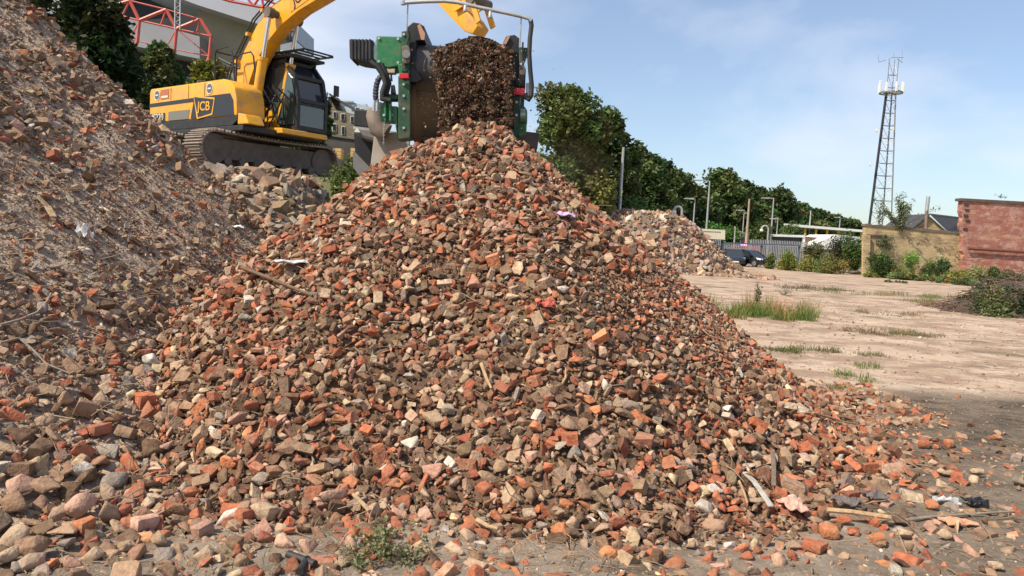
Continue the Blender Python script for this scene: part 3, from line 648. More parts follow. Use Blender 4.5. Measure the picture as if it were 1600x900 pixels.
def grass(pts, label, name='grass_tuft', cat='grass', n=70, L=.3, w=.006, base=(.16, .20, .05), spread=.35, group=None, rad=.15, kind=None):
    """pts: (x,y,z) clump centres; blades as thin tapering faces"""
    o = Vector(pts[0]); V = []; F = []; Cc = []
    for p in pts:
        Lp = L*random.choice((.35, .55, .8, 1.0, 1.15)); tn = random.choice((0, 0, 0, 1)); np_ = int(n*random.uniform(.4, 1.3))
        for i in range(np_):
            a = random.uniform(0, 6.28); q = random.random()**.6*rad; b0 = Vector((p[0]+math.cos(a)*q, p[1]+math.sin(a)*q, p[2]))-o
            l = Lp*random.uniform(.4, 1.1); e = abs(random.gauss(0, spread)); a2 = random.uniform(0, 6.28); d = Vector((math.cos(a2)*math.sin(e), math.sin(a2)*math.sin(e), math.cos(e)))
            s_ = Vector((-math.sin(a2+1), math.cos(a2+1), 0))*w; mid = b0+d*l*.55; tip = b0+d*l+Vector((d.x, d.y, -.2))*l*.35; k0 = len(V)
            V += [b0-s_, b0+s_, mid+s_*.8, mid-s_*.8, tip]; F += [(k0, k0+1, k0+2, k0+3), (k0+3, k0+2, k0+4)]; kk = random.uniform(.65, 1.35); cc = [(base[0]*1.5+.04)*kk, base[1]*1.05*kk, base[2]*1.3*kk] if tn else [u*kk for u in base]; Cc += [cc]*5
    me = bpy.data.meshes.new(name); me.from_pydata(V, [], F); ca = me.color_attributes.new('Col', 'FLOAT_COLOR', 'POINT'); ca.data.foreach_set('color', np.column_stack([np.array(Cc), np.ones(len(Cc))]).astype(np.float32).ravel())
    return tag(link(name, me, ML, origin=o), label, cat, group, kind)

# right-hand tree line
DG = (.078, .110, .034); MG = (.115, .155, .045); LG = (.12, .17, .035)
TL = [(888, 140, 46, 62, MG, 26000, 'tall broadleaf tree nearest the conveyor, highest of the tree line', 34), (945, 172, 50, 40, DG, 13000, 'broad tree with a drooping side branch behind the bare grey pole', 26),
      (995, 232, 62, 40, DG, 9000, 'dark tree rising behind the pale rubble heap', 24), (1042, 254, 72, 34, DG, 8000, 'dark rounded tree left of the tall square-headed lamp', 22), (1070, 276, 80, 24, DG, 5000, 'small dark tree in the dip of the tree line', 18),
      (1128, 268, 92, 34, MG, 8000, 'rounded tree above the cream site board', 24), (1168, 286, 100, 26, DG, 6000, 'dark tree behind the wooden pole', 20), (1212, 296, 112, 30, DG, 7000, 'dark domed tree behind the tall twin of lamps', 22),
      (1245, 318, 125, 22, MG, 4500, 'lower tree right of the domed tree', 18), (1275, 328, 145, 22, DG, 4000, 'distant tree above the white canopy beam', 16), (1303, 337, 165, 20, DG, 3500, 'distant low tree above the canopy posts', 16), (1328, 345, 190, 18, DG, 3000, 'farthest and lowest tree at the end of the tree line', 14)]
TL += [(972, 206, 56, 30, DG, 8000, 'tree filling the shoulder behind the drooping branch', 20), (1020, 246, 68, 30, DG, 7000, 'tree joining the line above the pale heap top', 20), (1146, 280, 97, 24, DG, 5000, 'tree between the rounded and pole side trees', 18),
      (1188, 294, 108, 24, DG, 5000, 'tree filling the line left of the domed tree', 18), (1258, 326, 134, 20, DG, 4000, 'low tree linking the line above the canopy left end', 16), (1290, 334, 155, 20, DG, 3600, 'low tree linking the line above the canopy middle', 16), (1316, 342, 178, 18, DG, 3000, 'low far tree just before the mast', 14)]
for (px_, tp_, Y_, hw_, c_, n_, lb_, nb_) in TL:
    tree(px_, tp_, Y_, hw_, 0, c_, lb_, n=n_, leaf=.13+.0022*(Y_-40), group='trees of the line at the back right', nb=nb_)
for (px_, tp_, Y_, hw_, c_, lb_) in [(905, 215, 52, 40, DG, 'dark understorey tree filling the gap below the tallest tree'), (965, 280, 60, 34, DG, 'dark low tree beside the bare grey pole'), (1022, 300, 68, 34, DG, 'low dark tree over the top of the pale heap'),
      (1090, 312, 84, 30, DG, 'low dark tree behind the square-headed lamps'), (1150, 318, 92, 30, DG, 'low dark tree between the sign and wooden pole'), (1190, 325, 100, 28, MG, 'low tree behind the swan neck camera post'), (1235, 340, 118, 26, DG, 'low tree behind the left end of the canopy'), (1270, 348, 130, 26, DG, 'low tree under the canopy beam'), (1150, 290, 98, 26, DG, 'dark tree filling the line above the container'), (1190, 305, 108, 24, DG, 'dark tree left of the square arm lamp'), (1228, 318, 120, 24, MG, 'small tree between the domed tree and canopy'), (1058, 285, 82, 30, MG, 'mid green tree behind the pale heap crest'), (1098, 296, 90, 26, DG, 'dark tree just left of the tallest lamp')]:
    tree(px_, tp_, Y_, hw_, 0, c_, lb_, n=5000, leaf=.16+.0022*(Y_-40), group='trees of the line at the back right', nb=18, crown_low=.02)
def bushpx(px_, top, Y_, hw_, c_, lb_, n=2500, leaf=.10, zb=0, group='low shrubs along the site edge', name='shrub', k=9, by=1.0):
    tp = at(px_, top, Y_); H = tp.z-zb; W = hw_/FPX*Y_; rr = random.Random(int(px_*3+top)); bl = []
    for i in range(k):
        u = rr.random(); r_ = rr.uniform(.30, .5)*min(H, W*1.2); bl.append((rr.uniform(-1, 1)*(W-r_)*(1-.4*u), rr.uniform(-.5, .5)*W*by, max(r_*.5, u*(H-r_)), r_))
    bl.append((0, 0, H-.3*H, .3*H)); return bush(tp.x, Y_, zb, bl, c_, n, leaf, lb_, name, 'shrub', group)
bushpx(985, 305, 50, 18, LG, 'bright green shrub at the foot of the bare grey pole'); bushpx(1025, 328, 52, 14, LG, 'small green shrub peeping over the pale heap', 900)
bushpx(1115, 348, 76, 22, LG, 'light green shrub behind the cream site board', leaf=.16); bushpx(1142, 352, 80, 20, LG, 'light green shrub left of the ribbed container', leaf=.16); bushpx(1190, 345, 84, 24, (.10, .13, .03), 'olive shrub behind the swan neck post', leaf=.16); bushpx(1237, 350, 96, 20, MG, 'green shrub behind the flat roofed hut', leaf=.17)
bushpx(1205, 396, 62, 10, (.12, .15, .03), 'small green bush beside the parked black car', 1500, .07); bushpx(1232, 392, 61, 22, (.24, .26, .05), 'yellow green weeds right of the black car', 4200, .07); bushpx(1262, 398, 60, 24, (.27, .26, .07), 'straw yellow weeds in front of the dark bramble', 4200, .06)
bushpx(1275, 376, 63, 24, (.13, .15, .06), 'dull green bush in front of the white sheeted roof', 4500, .08); bushpx(1312, 364, 62, 30, (.075, .075, .04), 'dark tangled bramble in front of the white roof', 6500, .08, k=12); bushpx(1338, 372, 60, 14, (.10, .15, .04), 'tall green weeds at the corner of the buff wall', 3500, .07)
bushpx(1300, 395, 58, 26, (.20, .19, .06), 'dry mixed weeds left of the buff wall corner', 4500, .06)
for (px_, top_, lb_) in ((1330, 341, 'slender weed spike left of the wall corner'), (1342, 352, 'second slender weed spike touching the wall corner'), (1318, 352, 'short weed spike above the bramble')):
    b0 = at(px_, 420, 60); tp_ = at(px_, top_, 60); spray(b0.x, 60, 0, 7, tp_.z, (.09, .14, .04), .11, lb_, 'tall_weed', 'plant', 'tall weeds by the buff wall', .10, 40)

# left-hand trees, growing on the rising ground
def hz(x, y): return float(H_hill(np.array(float(x)), np.array(float(y))))
tree(135, -30, 34, 66, 3.2, (.040, .062, .020), 'dark dense tree between the soil heap and the stadium', n=26000, leaf=.15, group='trees behind the excavator', nb=36, crown_low=.0)
tree(60, -60, 36, 60, 3.2, (.040, .06, .02), 'dark tree partly hidden by the soil heap top', n=10000, leaf=.15, group='trees behind the excavator', nb=24, crown_low=0)
tree(247, 70, 38, 34, 3.6, (.105, .14, .045), 'drooping pale green birch left of the excavator engine cover', n=14000, leaf=.11, group='trees behind the excavator', nb=26, crown_low=.0, name='birch_tree')
tree(320, 98, 40, 38, 3.8, (.17, .20, .03), 'small yellow green tree behind the engine cover rail', n=8000, leaf=.12, group='trees behind the excavator', nb=20, crown_low=.0)
tree(478, 98, 34, 24, 3.2, (.045, .065, .022), 'dark tree directly behind the excavator cab', n=12000, leaf=.12, group='trees behind the excavator', nb=24, crown_low=.0)
tree(503, 150, 40, 16, 3.5, (.05, .07, .025), 'narrow dark tree beside the stone house gable', n=5000, leaf=.13, group='trees behind the excavator', nb=16, crown_low=.0)

# ------------------------------------------------------------------ stadium stand
def P3(px, py, Y): return at(px, py, Y)
t = thing('stadium_stand', (P3(250, 300, 78).x, 78, 9), 'large grey clad stadium stand with red tubular roof frame', 'stadium')
MCLAD = mat('grey_cladding', (.30, .31, .34), .55, var=.06, scale=.6); MCONC = mat('concrete_wall', (.30, .29, .21), .9, var=.10, scale=.5, dirt=(.22, .21, .16), dirt_amt=.4, dscale=.3)
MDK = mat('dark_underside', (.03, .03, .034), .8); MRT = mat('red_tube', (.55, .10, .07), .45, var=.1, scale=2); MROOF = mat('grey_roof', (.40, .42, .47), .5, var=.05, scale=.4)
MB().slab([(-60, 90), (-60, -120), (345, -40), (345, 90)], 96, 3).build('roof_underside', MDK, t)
MB().slab([(60, -12), (312, 57), (312, 92), (60, 42)], 80, 6).build('cladding_band', MCLAD, t)
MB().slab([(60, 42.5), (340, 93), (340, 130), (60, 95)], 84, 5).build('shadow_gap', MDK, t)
MB().slab([(60, 95), (340, 125), (345, 260), (60, 260)], 83, 5).build('lower_wall', MCLAD, t)
MB().slab([(308, 8), (396, 36), (440, 45), (470, 240), (345, 240), (310, 150)], 82, 8).build('end_wall', MCONC, t)
MB().slab([(150, -55), (230, -22), (308, 7.5), (396, 35.5), (442, 44), (442, 14), (380, 2), (270, -20), (200, -60)], 79, 12).build('roof', MROOF, t)
MB().slab([(100, -60), (140, 2), (252, -8), (300, -25), (300, -60)], 95, 1).build('roof_light', MWHT, t)
mb = MB()
def tp(a, b, r_=.16, Y=77): mb.tube([P3(a[0], a[1], Y), P3(b[0], b[1], Y)], r_, 6)
# lower chord nodes and zig-zag, read off the photo
N1 = [(95, -10), (155, 16), (218, 32), (276, 45), (330, 57)]
for a, b in zip(N1, N1[1:]): tp(a, b, .10)
PK = [(128, -30), (203, 1), (260, 15), (313, 30)]
for (q, pk) in enumerate(PK):
    tp(N1[q], pk, .17); tp(pk, N1[q+1], .17); tp(pk, ((N1[q][0]+N1[q+1][0])/2+4, (N1[q][1]+N1[q+1][1])/2+2), .1)
for a, b in zip(PK, PK[1:]): tp(a, b, .08)
for q in ((218, 32), (276, 45), (330, 57)): tp(q, (q[0]-3, q[1]+32), .15); tp((q[0]-3, q[1]+32), (q[0]-12, q[1]+52), .15); tp((q[0]-12, q[1]+52), (q[0]-18, q[1]+85), .15)
for a, b in (((215, 64), (273, 77)), ((273, 77), (327, 88)), ((218, 32), (203, 62)), ((276, 45), (263, 68)), ((276, 45), (327, 88)), ((150, 50), (215, 64))): tp(a, b, .06)
mb.build('red_truss', MRT, t, smooth=True)
mb = MB()
for (a, b) in (((340, -14), (360, 2)), ((360, 2), (378, -12)), ((378, -12), (396, 9)), ((396, 9), (408, -8)), ((408, -8), (412, 12)), ((340, -14), (410, -9)), ((360, 2), (412, 12)), ((325, -8), (360, 2)), ((395, -9), (440, 10)), ((412, 12), (440, 10))): mb.tube([P3(*a, 76), P3(*b, 76)], .13, 6)
mb.build('red_truss', MRT, t, smooth=True)
mb = MB(); 
for xx in (274, 282): mb.tube([P3(xx, -20, 76), P3(xx-1, 46, 76)], .06, 5)
for j in range(12): mb.tube([P3(274+8*(j % 2), -20+j*5.5, 76), P3(282-8*(j % 2), -14.5+j*5.5, 76)], .035, 4)
mb.build('lattice_column', MGALV, t)
MB().slab([(438, 80), (438, 70), (462, 64), (464, 80)], 80, 6).build('gable_roof', MWHT, t)
mb = MB()
for a, b in (((452, 64), (458, 35)), ((458, 64), (460, 42)), ((452, 48), (460, 50))): mb.tube([P3(*a, 79), P3(*b, 79)], .07, 5)
mb.build('rail', MDK, t)

# ------------------------------------------------------------------ houses at back left
def house(name, Yd, outline, roof, label, wallm, wins, chim, roofm, ridge_dy=4, group=None, pots=()):
    c = P3(outline[0][0], outline[0][1], Yd); t = thing(name, (c.x, Yd, 8), label, 'house', group)
    MB().slab(outline, Yd, 9).build('wall', wallm, t)
    for r_ in roof: 
        rf = MB().prism([P3(*r_[0], Yd-.3), P3(*r_[1], Yd-.3), P3(*r_[2], Yd+r_[4]), P3(*r_[3], Yd+r_[4])], (0, .0, .25)).build('roof', roofm, t)
    for (x0, y0, x1, y1) in wins:
        wf = MB().slab([(x0-.7, y0-.7), (x1+.7, y0-.7+.15), (x1+.7, y1+.9), (x0-.7, y1+.7)], Yd-.12, .11).build('window', MWHT, t)
        MB().slab([(x0, y0), (x1, y0+.1), (x1, y1), (x0, y1)], Yd-.16, .03).build('pane', MGLS, wf)
    for (x0, y0, x1, y1) in chim:
        ch = MB().slab([(x0, y0), (x1, y0), (x1, y1), (x0, y1)], Yd+2, 1.5).build('chimney', wallm, rf)
    return t
MSL = mat('slate_roof', (.055, .052, .058), .7, var=.15, scale=1.5)
house('stone_house', 100, [(503, 250), (505, 178), (514, 150), (525, 172), (552, 178), (561, 180), (562, 252)], [((513, 148), (505, 180), (503, 168), (511, 146), 6), ((514, 148), (562, 179), (548, 166), (521, 156), 6)],
      'two storey stone terrace house with dark slate roof and chimney', MSTON, [(508, 156, 512, 164), (521, 175, 525, 183), (533, 178, 538, 187), (520, 194, 525, 205), (534, 198, 538, 210), (548, 182, 552, 190)], [(518, 152, 527, 162)], MSL)
mb = MB(); 
house('pale_block', 128, [(528, 215), (528, 159), (552, 160), (570, 165), (596, 170), (596, 215)], [((527, 159.5), (553, 160), (553, 158), (529, 158), 3)], 'pale flat roofed block showing behind the stone house roof', mat('pale_render', (.45, .50, .55), .7), [(549, 165, 552, 171), (556, 168, 560, 174), (564, 170, 567, 176)], [(541, 157, 549, 161), (567, 162, 572, 172)], MROOF)
t = thing('retaining_wall', (P3(500, 230, 48).x, 48, 5), 'long dark stone retaining wall below the stone house', 'wall')
MDST = mat('dark_stone', (.075, .066, .058), .9, var=.3, scale=1.5, bump=.6, bscale=4)
MB().slab([(380, 205), (480, 206), (530, 214), (565, 222), (600, 224), (600, 262), (380, 262)], 48, .8).build('wall_face', MDST, t)
MB().slab([(380, 203), (480, 204), (530, 212), (600, 222), (600, 224.5), (530, 214.5), (480, 206.5), (380, 205.5)], 47.9, 1.0).build('coping', mat('coping_stone', (.16, .14, .12), .9), t)
bushpx(505, 196, 50, 22, (.12, .13, .05), 'scrubby green bush on top of the retaining wall', 1800, .10, zb=P3(505, 216, 50).z, group=None)
for q, (x0, x1) in enumerate(((512, 533), (547, 560))):
    mb = MB(); z0 = 0
    a = P3((x0+x1)/2, 248, 36); wd = (x1-x0)/FPX*36
    t = thing('block_stack', (a.x, 36, a.z), ('wider' if q == 0 else 'narrower')+' stack of yellow stone blocks behind the excavator tracks', 'stone stack', 'yellow block stacks')
    for j in range(3):
        for i in range(2 if q == 0 else 1):
            MB().box(a.x-wd/2+i*wd/2+.01, a.x-wd/2+(i+1)*wd/(2 if q == 0 else 2)+(.0 if q == 0 else wd/2)-.01, 36, 36.5, a.z+j*.165, a.z+j*.165+.155).build('block', mat('yellow_block', (.62, .42, .17), .85, var=.15, scale=3), t, bevel=.015)
# ------------------------------------------------------------------ weeds behind the heap, by the excavator
for (px_, py_, Y_, n_, L_, lb_) in ((524, 296, 17.0, 16, .60, 'low weeds nearest the excavator track'), (534, 292, 17.3, 22, .75, 'green weeds left of the tallest weed clump'), (545, 288, 17.6, 26, .95, 'tallest green weed clump between track and crusher'), (556, 290, 17.2, 22, .80, 'green weeds beside the silver crusher chute'), (540, 300, 16.4, 22, .5, 'lower green weeds in front of the tall clump')):
    p = P3(px_, py_+14, Y_); spray(p.x, Y_, p.z, n_, L_, (.13, .17, .045), .045, lb_, 'tall_weed', 'plant', 'weeds behind the heap gap', .22, 40)

# ------------------------------------------------------------------ site edge: lamps, posts, fence, huts
def lamp(top, base, Y, arm, label, name='street_lamp', r_=.065, head=True, group='lamp posts along the road', hook=False, m_=MPOST, cat='lamp post', z0=0):
    a = P3(*top, Y); x = a.x; t = thing(name, (x, Y, z0), label, cat, group)
    if hook:
        mb = MB(); k = hook; pts = [(x, Y, z0), (x, Y, a.z-.35*k)]+[(x-.35*k*(1-math.cos(u)), Y, a.z-.35*k+.35*k*math.sin(u)) for u in (.5, 1, 1.57, 2.1, 2.6, 3.14)]
        mb.tube(pts, .09, 8).build('pole', MPOST, t, smooth=True); MB().tube([(x-.7*k, Y, a.z-.35*k), (x-.7*k, Y, a.z-.35*k-.16), (x-.7*k, Y, a.z-.35*k-.3)], [.14, .2, .12], 10).build('camera_dome', MWHT, t, smooth=True); return t
    MB().tube([(x, Y, z0), (x, Y, a.z*.45), (x, Y, a.z)], [r_*1.5, r_*1.1, r_*.7], 8).build('pole', m_, t, smooth=True)
    if arm:
        e = P3(arm[0], arm[1], Y); MB().tube([(x, Y, a.z-.03), (e.x, Y, e.z+.05)], r_*.55, 6).build('arm', m_, t)
        if head:
            s_ = -1 if e.x < x else 1; MB().prism([(e.x-s_*.25, Y-.16, e.z+.10), (e.x+s_*.55, Y-.16, e.z+.05), (e.x+s_*.6, Y-.16, e.z-.03), (e.x-s_*.2, Y-.16, e.z-.06)], (0, .32, 0)).build('lamp_head', m_, t, bevel=.03)
    return t
lamp((974, 230), (966, 335), 48, None, 'bare galvanised pole standing before the big trees', 'bare_pole', .10, m_=MGALV, cat='pole', group=None)
lamp((1109, 283), 0, 70, (1092, 282), 'tallest lamp post, behind the cream site board', r_=.085)
lamp((1086, 311), 0, 66, (1080, 311), 'shorter lamp post left of the cream site board')
lamp((1163, 328), 0, 86, (1158, 329), 'lamp post just left of the wooden pole')
lamp((1209, 310), 0, 84, (1198, 310), 'tall lamp post with square arm above the flat roofed hut', r_=.085)
lamp((1215.5, 341), 0, 96, (1210, 342), 'small lamp post right of the tall square arm lamp')
lamp((1173, 357), 0, 92, (1178, 357), 'short lamp post facing right beside the container')
lamp((1267, 329), 0, 105, None, 'plain grey post behind the white canopy beam', 'bare_pole', .10, cat='pole', group=None)
lamp((1149, 354), 0, 78, None, 'short grey post left of the ribbed container', 'bare_pole', .08, cat='pole', group=None)
lamp((1313, 339), 0, 110, (1310, 340), 'distant lamp post above the canopy right end', r_=.1)
lamp((1171, 311), 0, 76, None, 'tan wooden pole behind the parked cars', 'wooden_pole', .12, m_=mat('pole_wood', (.40, .32, .22), .9, var=.2, scale=3), cat='pole', group=None)
lamp((929, 314), 0, 50, None, 'white swan neck camera post nearest the brick heap', 'camera_post', hook=.85, cat='camera post', group='swan neck camera posts')
lamp((1066, 323), 0, 58, None, 'white swan neck camera post above the pale heap', 'camera_post', hook=.85, cat='camera post', group='swan neck camera posts')
lamp((1201, 353), 0, 80, None, 'white swan neck camera post by the flat roofed hut', 'camera_post', hook=1.0, cat='camera post', group='swan neck camera posts')
mb = MB(); a = P3(930, 321, 50); b = P3(955, 325, 50)
t = thing('guard_rail', (a.x, 50, 0), 'thin steel rail between two posts behind the heap edge', 'railing'); mb.bar(a, b, .07).build('rail', MDK, t)
for q in (a, b): MB().bar((q.x, 50, 0), (q.x, 50, q.z+.1), .09).build('post', MPOST, t)
# site board
Y = 68; t = thing('site_board', (P3(1111, 366, Y).x, Y, 0), 'cream rectangular site board on posts above the rubble', 'sign')
MCRM = mat('cream_board', (.74, .68, .50), .6, var=.05, scale=1)
MB().slab([(1090, 357), (1133, 359.5), (1133, 374.5), (1090, 372)], Y, .08).build('board', MCRM, t)
for xx in (1094, 1129): p = P3(xx, 372, Y+.1); MB().box(p.x-.05, p.x+.05, Y+.1, Y+.2, 0, p.z).build('post', MDK, t)
mb = MB(); xx = 1096
for wdt in (2, 1, 4, 3.2, 3, 1.5, 1.2, 3.5, 2.5, 3):
    mb.slab([(xx, 360.2+(xx-1090)*.05), (xx+wdt, 360.2+(xx+wdt-1090)*.05), (xx+wdt, 361.8+(xx+wdt-1090)*.05), (xx, 361.8+(xx-1090)*.05)], Y-.012, .01); xx += wdt+.6
mb.build('lettering', mat('lettering', (.2, .2, .17), .6), t)
# palisade fence and its gate
def palisade(x0, x1, Y, h, label, pitch=.16, name='palisade_fence', gate=False):
    t = thing(name, ((x0+x1)/2, Y, 0), label, 'fence' if not gate else 'gate'); mb = MB(); n = int((x1-x0)/pitch)
    for i in range(n):
        x = x0+(i+.5)*pitch; mb.prism([(x-.042, Y, .08), (x+.042, Y, .08), (x+.042, Y, h-.12), (x+.02, Y, h), (x-.02, Y, h), (x-.042, Y, h-.12)], (0, .02, 0))
    mb.build('pales', MGALV, t)
    for zz in (.5, h-.55): MB().box(x0, x1, Y+.024, Y+.07, zz, zz+.06).build('rail', MGALV, t)
    x = x0
    while x <= x1+.01: MB().box(x-.05, x+.05, Y+.074, Y+.17, 0, h-.1).build('post', MGALV, t); x += 2.75
    return t
Y = 72; palisade(P3(1108, 380, Y).x, P3(1129, 380, Y).x, Y, 2.3, 'short length of grey palisade fence below the site board')
palisade(P3(1131, 380, 71).x, P3(1172, 380, 71).x, 71, 2.0, 'grey palisade gate behind the parked cars', name='palisade_gate', gate=True)
palisade(P3(1173, 380, Y).x, P3(1262, 380, Y).x, Y, 2.45, 'long pale palisade fence right of the cars')
a = P3(1131, 380, 69); b = P3(1250, 383.5, 69); t = thing('barrier', (a.x, 69, 0), 'blue grey height barrier bar across the site entrance', 'barrier')
MBLU = mat('blue_grey_paint', (.10, .14, .19), .5); MB().bar((a.x, 69, a.z), (b.x, 69, b.z), .13).build('bar', MBLU, t)
for q in (a, b, a.lerp(b, .5)): MB().bar((q.x, 69.1, 0), (q.x, 69.1, q.z), .14).build('post', MBLU, t)
# container, hut, canopy, white roof
t = thing('container', (P3(1161, 380, 80).x, 80, 0), 'grey ribbed container with cream posts behind the gate', 'container')
MB().slab([(1151.5, 362), (1170, 364), (1170, 400), (1151.5, 400)], 80, 2.4).build('body', mat('container_grey', (.30, .27, .24), .7), t)
mb = MB()
for xx in np.arange(1154, 1170, 1.7): mb.slab([(xx, 364), (xx+.7, 364), (xx+.7, 399), (xx, 399)], 79.93, .065)
mb.build('ribs', mat('rib_grey', (.20, .18, .16), .7), t)
for xx in (1151.3, 1156): MB().slab([(xx, 361), (xx+1.5, 361.2), (xx+1.5, 399), (xx, 399)], 79.8, .12).build('corner_post', MCRM, t)
t = thing('flat_roofed_hut', (P3(1225, 380, 92).x, 92, 0), 'low dark hut with white flat roof edge behind the fence', 'hut')
MB().slab([(1195, 369), (1254, 371), (1254, 402), (1195, 400)], 92, 6).build('wall', mat('hut_dark', (.045, .05, .055), .6), t)
MB().slab([(1192.5, 365.5), (1256, 367.5), (1256, 371), (1192.5, 369)], 91.6, 7).build('roof', MWHT, t)
MB().slab([(1254.2, 368), (1258, 368), (1258, 402), (1254.2, 402)], 91.7, .6).build('corner_post', MWHT, t)
MB().slab([(1258.2, 369.5), (1281, 371.5), (1281, 403), (1258.2, 402)], 93, 6).build('side_wall', mat('hut_brown', (.14, .085, .06), .8), t)
t = thing('canopy', (P3(1290, 380, 102).x, 102, 0), 'long white canopy beam on yellow posts', 'canopy')
MB().slab([(1224, 349), (1353, 359.5), (1353, 363), (1224, 353)], 102, 4).build('beam', MWHT, t)
for xx in (1225.5, 1243, 1260, 1277, 1294.5, 1312, 1330, 1348):
    p = P3(xx, 353+(xx-1224)*.078, 102); MB().box(p.x-.13, p.x+.13, 102.3, 102.55, 0, p.z-.02).build('post', mat('post_yellow', (.72, .42, .04), .5), t)
t = thing('white_shed', (P3(1310, 380, 90).x, 90, 0), 'white sheeted low pitched roof showing over the brambles', 'shed')
MB().slab([(1268, 383), (1306, 366.5), (1352, 371), (1352, 392), (1268, 388)], 90, 8).build('roof', MWHT, t)
MB().slab([(1268, 388.5), (1352, 392.5), (1352, 406), (1268, 404)], 90.2, 7.6).build('wall', MCONC, t)
# red van with a lit beacon behind the gate
p = P3(1163, 400, 75); t = thing('red_van', (p.x, 75, 0), 'small red and white van with a lit roof light behind the gate', 'van')
vb = MB().side([(p.x-1.9, .35), (p.x-1.95, .95), (p.x-1.5, 1.05), (p.x-.95, 1.75), (p.x+1.7, 1.8), (p.x+1.8, .35)], 75, 76.6).build('body', mat('van_red', (.5, .05, .05), .35), t, bevel=.06)
MB().side([(p.x-1.4, 1.1), (p.x-.92, 1.62), (p.x-.1, 1.66), (p.x-.1, 1.1)], 74.98, 75.0).build('window', MGLS, t)
MB().box(p.x+.0, p.x+1.7, 74.975, 75.0, .75, 1.1).build('white_stripe', MWHT, t)
for q in (-1.2, 1.15): MB().cyl((p.x+q, 74.95, .33), (p.x+q, 75.25, .33), .33).build('wheel', MRUB, t)
MB().box(p.x-.25, p.x+.05, 75.3, 75.6, 1.81, 1.97).build('beacon', emis('beacon_blue', (.35, .25, 1.0), 5), t, bevel=.04)
MB().box(p.x+.07, p.x+.35, 75.3, 75.6, 1.81, 1.97).build('beacon', emis('beacon_pink', (1.0, .25, .45), 4), t, bevel=.04)

# ------------------------------------------------------------------ cars
def car(x, y, rz, label, cm):
    t = thing('parked_car', (x, y, 0), label, 'car', 'parked cars at the site gate'); X = Matrix.Rotation(rz, 4, 'Z')
    # body by cross sections along length: x forward
    xs = [-1.98, -1.9, -1.5, -.9, -.2, .45, .95, 1.35, 1.75, 1.95, 2.02]
    belt = [.80, .88, .93, .93, .92, .90, .88, .82, .74, .64, .50]; hw = [.70, .80, .85, .86, .86, .86, .85, .83, .78, .68, .55]
    V = []; F = []
    for a, b_, h in zip(xs, belt, hw):
        V += [(a, -h*.92, .24), (a, -h, .45), (a, -h, b_*.82), (a, -h*.88, b_), (a, 0, b_+.03), (a, h*.88, b_), (a, h, b_*.82), (a, h, .45), (a, h*.92, .24)]
    k = 9
    for i in range(len(xs)-1):
        for j in range(k-1): F.append((i*k+j, i*k+j+1, (i+1)*k+j+1, (i+1)*k+j))
        F.append((i*k+k-1, i*k, (i+1)*k, (i+1)*k+k-1))
    F.append(tuple(range(k-1, -1, -1))); F.append(tuple(range((len(xs)-1)*k, len(xs)*k)))
    body = MB(X).add(V, F).build('body', cm, t, smooth=True)
    # cabin (glass) and roof
    cab = [(-1.75, .90, .72), (-1.45, 1.30, .60), (-.9, 1.40, .58), (-.1, 1.42, .58), (.25, 1.33, .60), (1.0, .89, .72)]
    V = []; F = []
    for a, z, h in cab: V += [(a, -h, z), (a, h, z)]
    base = [(-1.75, .86), (1.0, .84)]
    mb = MB(X); mb.side([(a, z) for a, z, h in cab], -.001, .001)
    prof = [(-1.78, .88), (-1.48, 1.32), (-.9, 1.42), (-.1, 1.44), (.25, 1.35), (1.05, .86)]
    def ring(sc, y0): return [(a, y0*(1 if z < 1 else .84), z) for a, z in prof]
    A_ = ring(1, -.76); B_ = ring(1, .76); n = len(prof)
    MB(X).add(A_+B_, [tuple(range(n)), tuple(range(2*n-1, n-1, -1))]+[(i, i+n, (i+1) % n+n, (i+1) % n) for i in range(n)]).build('glazing', MGLS, t)
    MB(X).add([(a, s_*w_, z) for a, z in ((-1.5, 1.325), (-.9, 1.43), (-.1, 1.45), (.28, 1.345)) for s_, w_ in ((-1, .66), (1, .66))], [(0, 1, 3, 2), (2, 3, 5, 4), (4, 5, 7, 6)]).build('roof', cm, t)
    for s_ in (-1, 1):
        mb = MB(X); mb.bar((.28, s_*.65, 1.345), (1.06, s_*.775, .88), .07); mb.bar((-.15, s_*.66, 1.42), (-.2, s_*.79, .9), .09); mb.bar((-1.5, s_*.65, 1.32), (-1.8, s_*.77, .88), .12); mb.build('pillar', cm, t)
        hl = MB(X).add([(1.55, s_*.79, .62), (1.93, s_*.60, .58), (1.88, s_*.55, .70), (1.35, s_*.80, .80)], [(0, 1, 2, 3)]); hl.v = [v*1.0+Vector((.03, s_*.02, .015)) for v in hl.v]; hl.build('headlight', mat('headlight', (.75, .75, .72), .15, spec=.9), t)
        MB(X).box(.72, .9, s_*.88-.09, s_*.88+.09, .90, 1.03).build('wing_mirror', cm, t, bevel=.03)
        for xx in (-1.25, 1.28):
            w_ = MB(X).cyl((xx, s_*.66, .31), (xx, s_*.875, .31), .315, 20).build('wheel', MRUB, t, smooth=True)
            MB(X).cyl((xx, s_*.876, .31), (xx, s_*.885, .31), .20, 12).build('rim', MSILV, w_)
    MB(X).box(2.00, 2.05, -.26, .26, .33, .44).build('number_plate', MWHT, t)
    MB(X).box(1.90, 2.035, -.45, .45, .46, .58).build('grille', MRUB, t, bevel=.02)
    return t
MCB = mat('black_car_paint', (.012, .014, .018), .18, spec=.7); MCD = mat('dark_blue_car_paint', (.02, .028, .04), .25, spec=.7)
p = gnd(1177, 417); car(p.x, p.y+1.2, R(-58), 'shiny black hatchback facing the camera with pale headlights', MCB)
p = P3(1152, 415, 66.5); car(p.x-.3, 66.8, R(-100), 'dark car half hidden behind the black hatchback', MCD)
q = gnd(1147, 411); bm_ = MB(); 
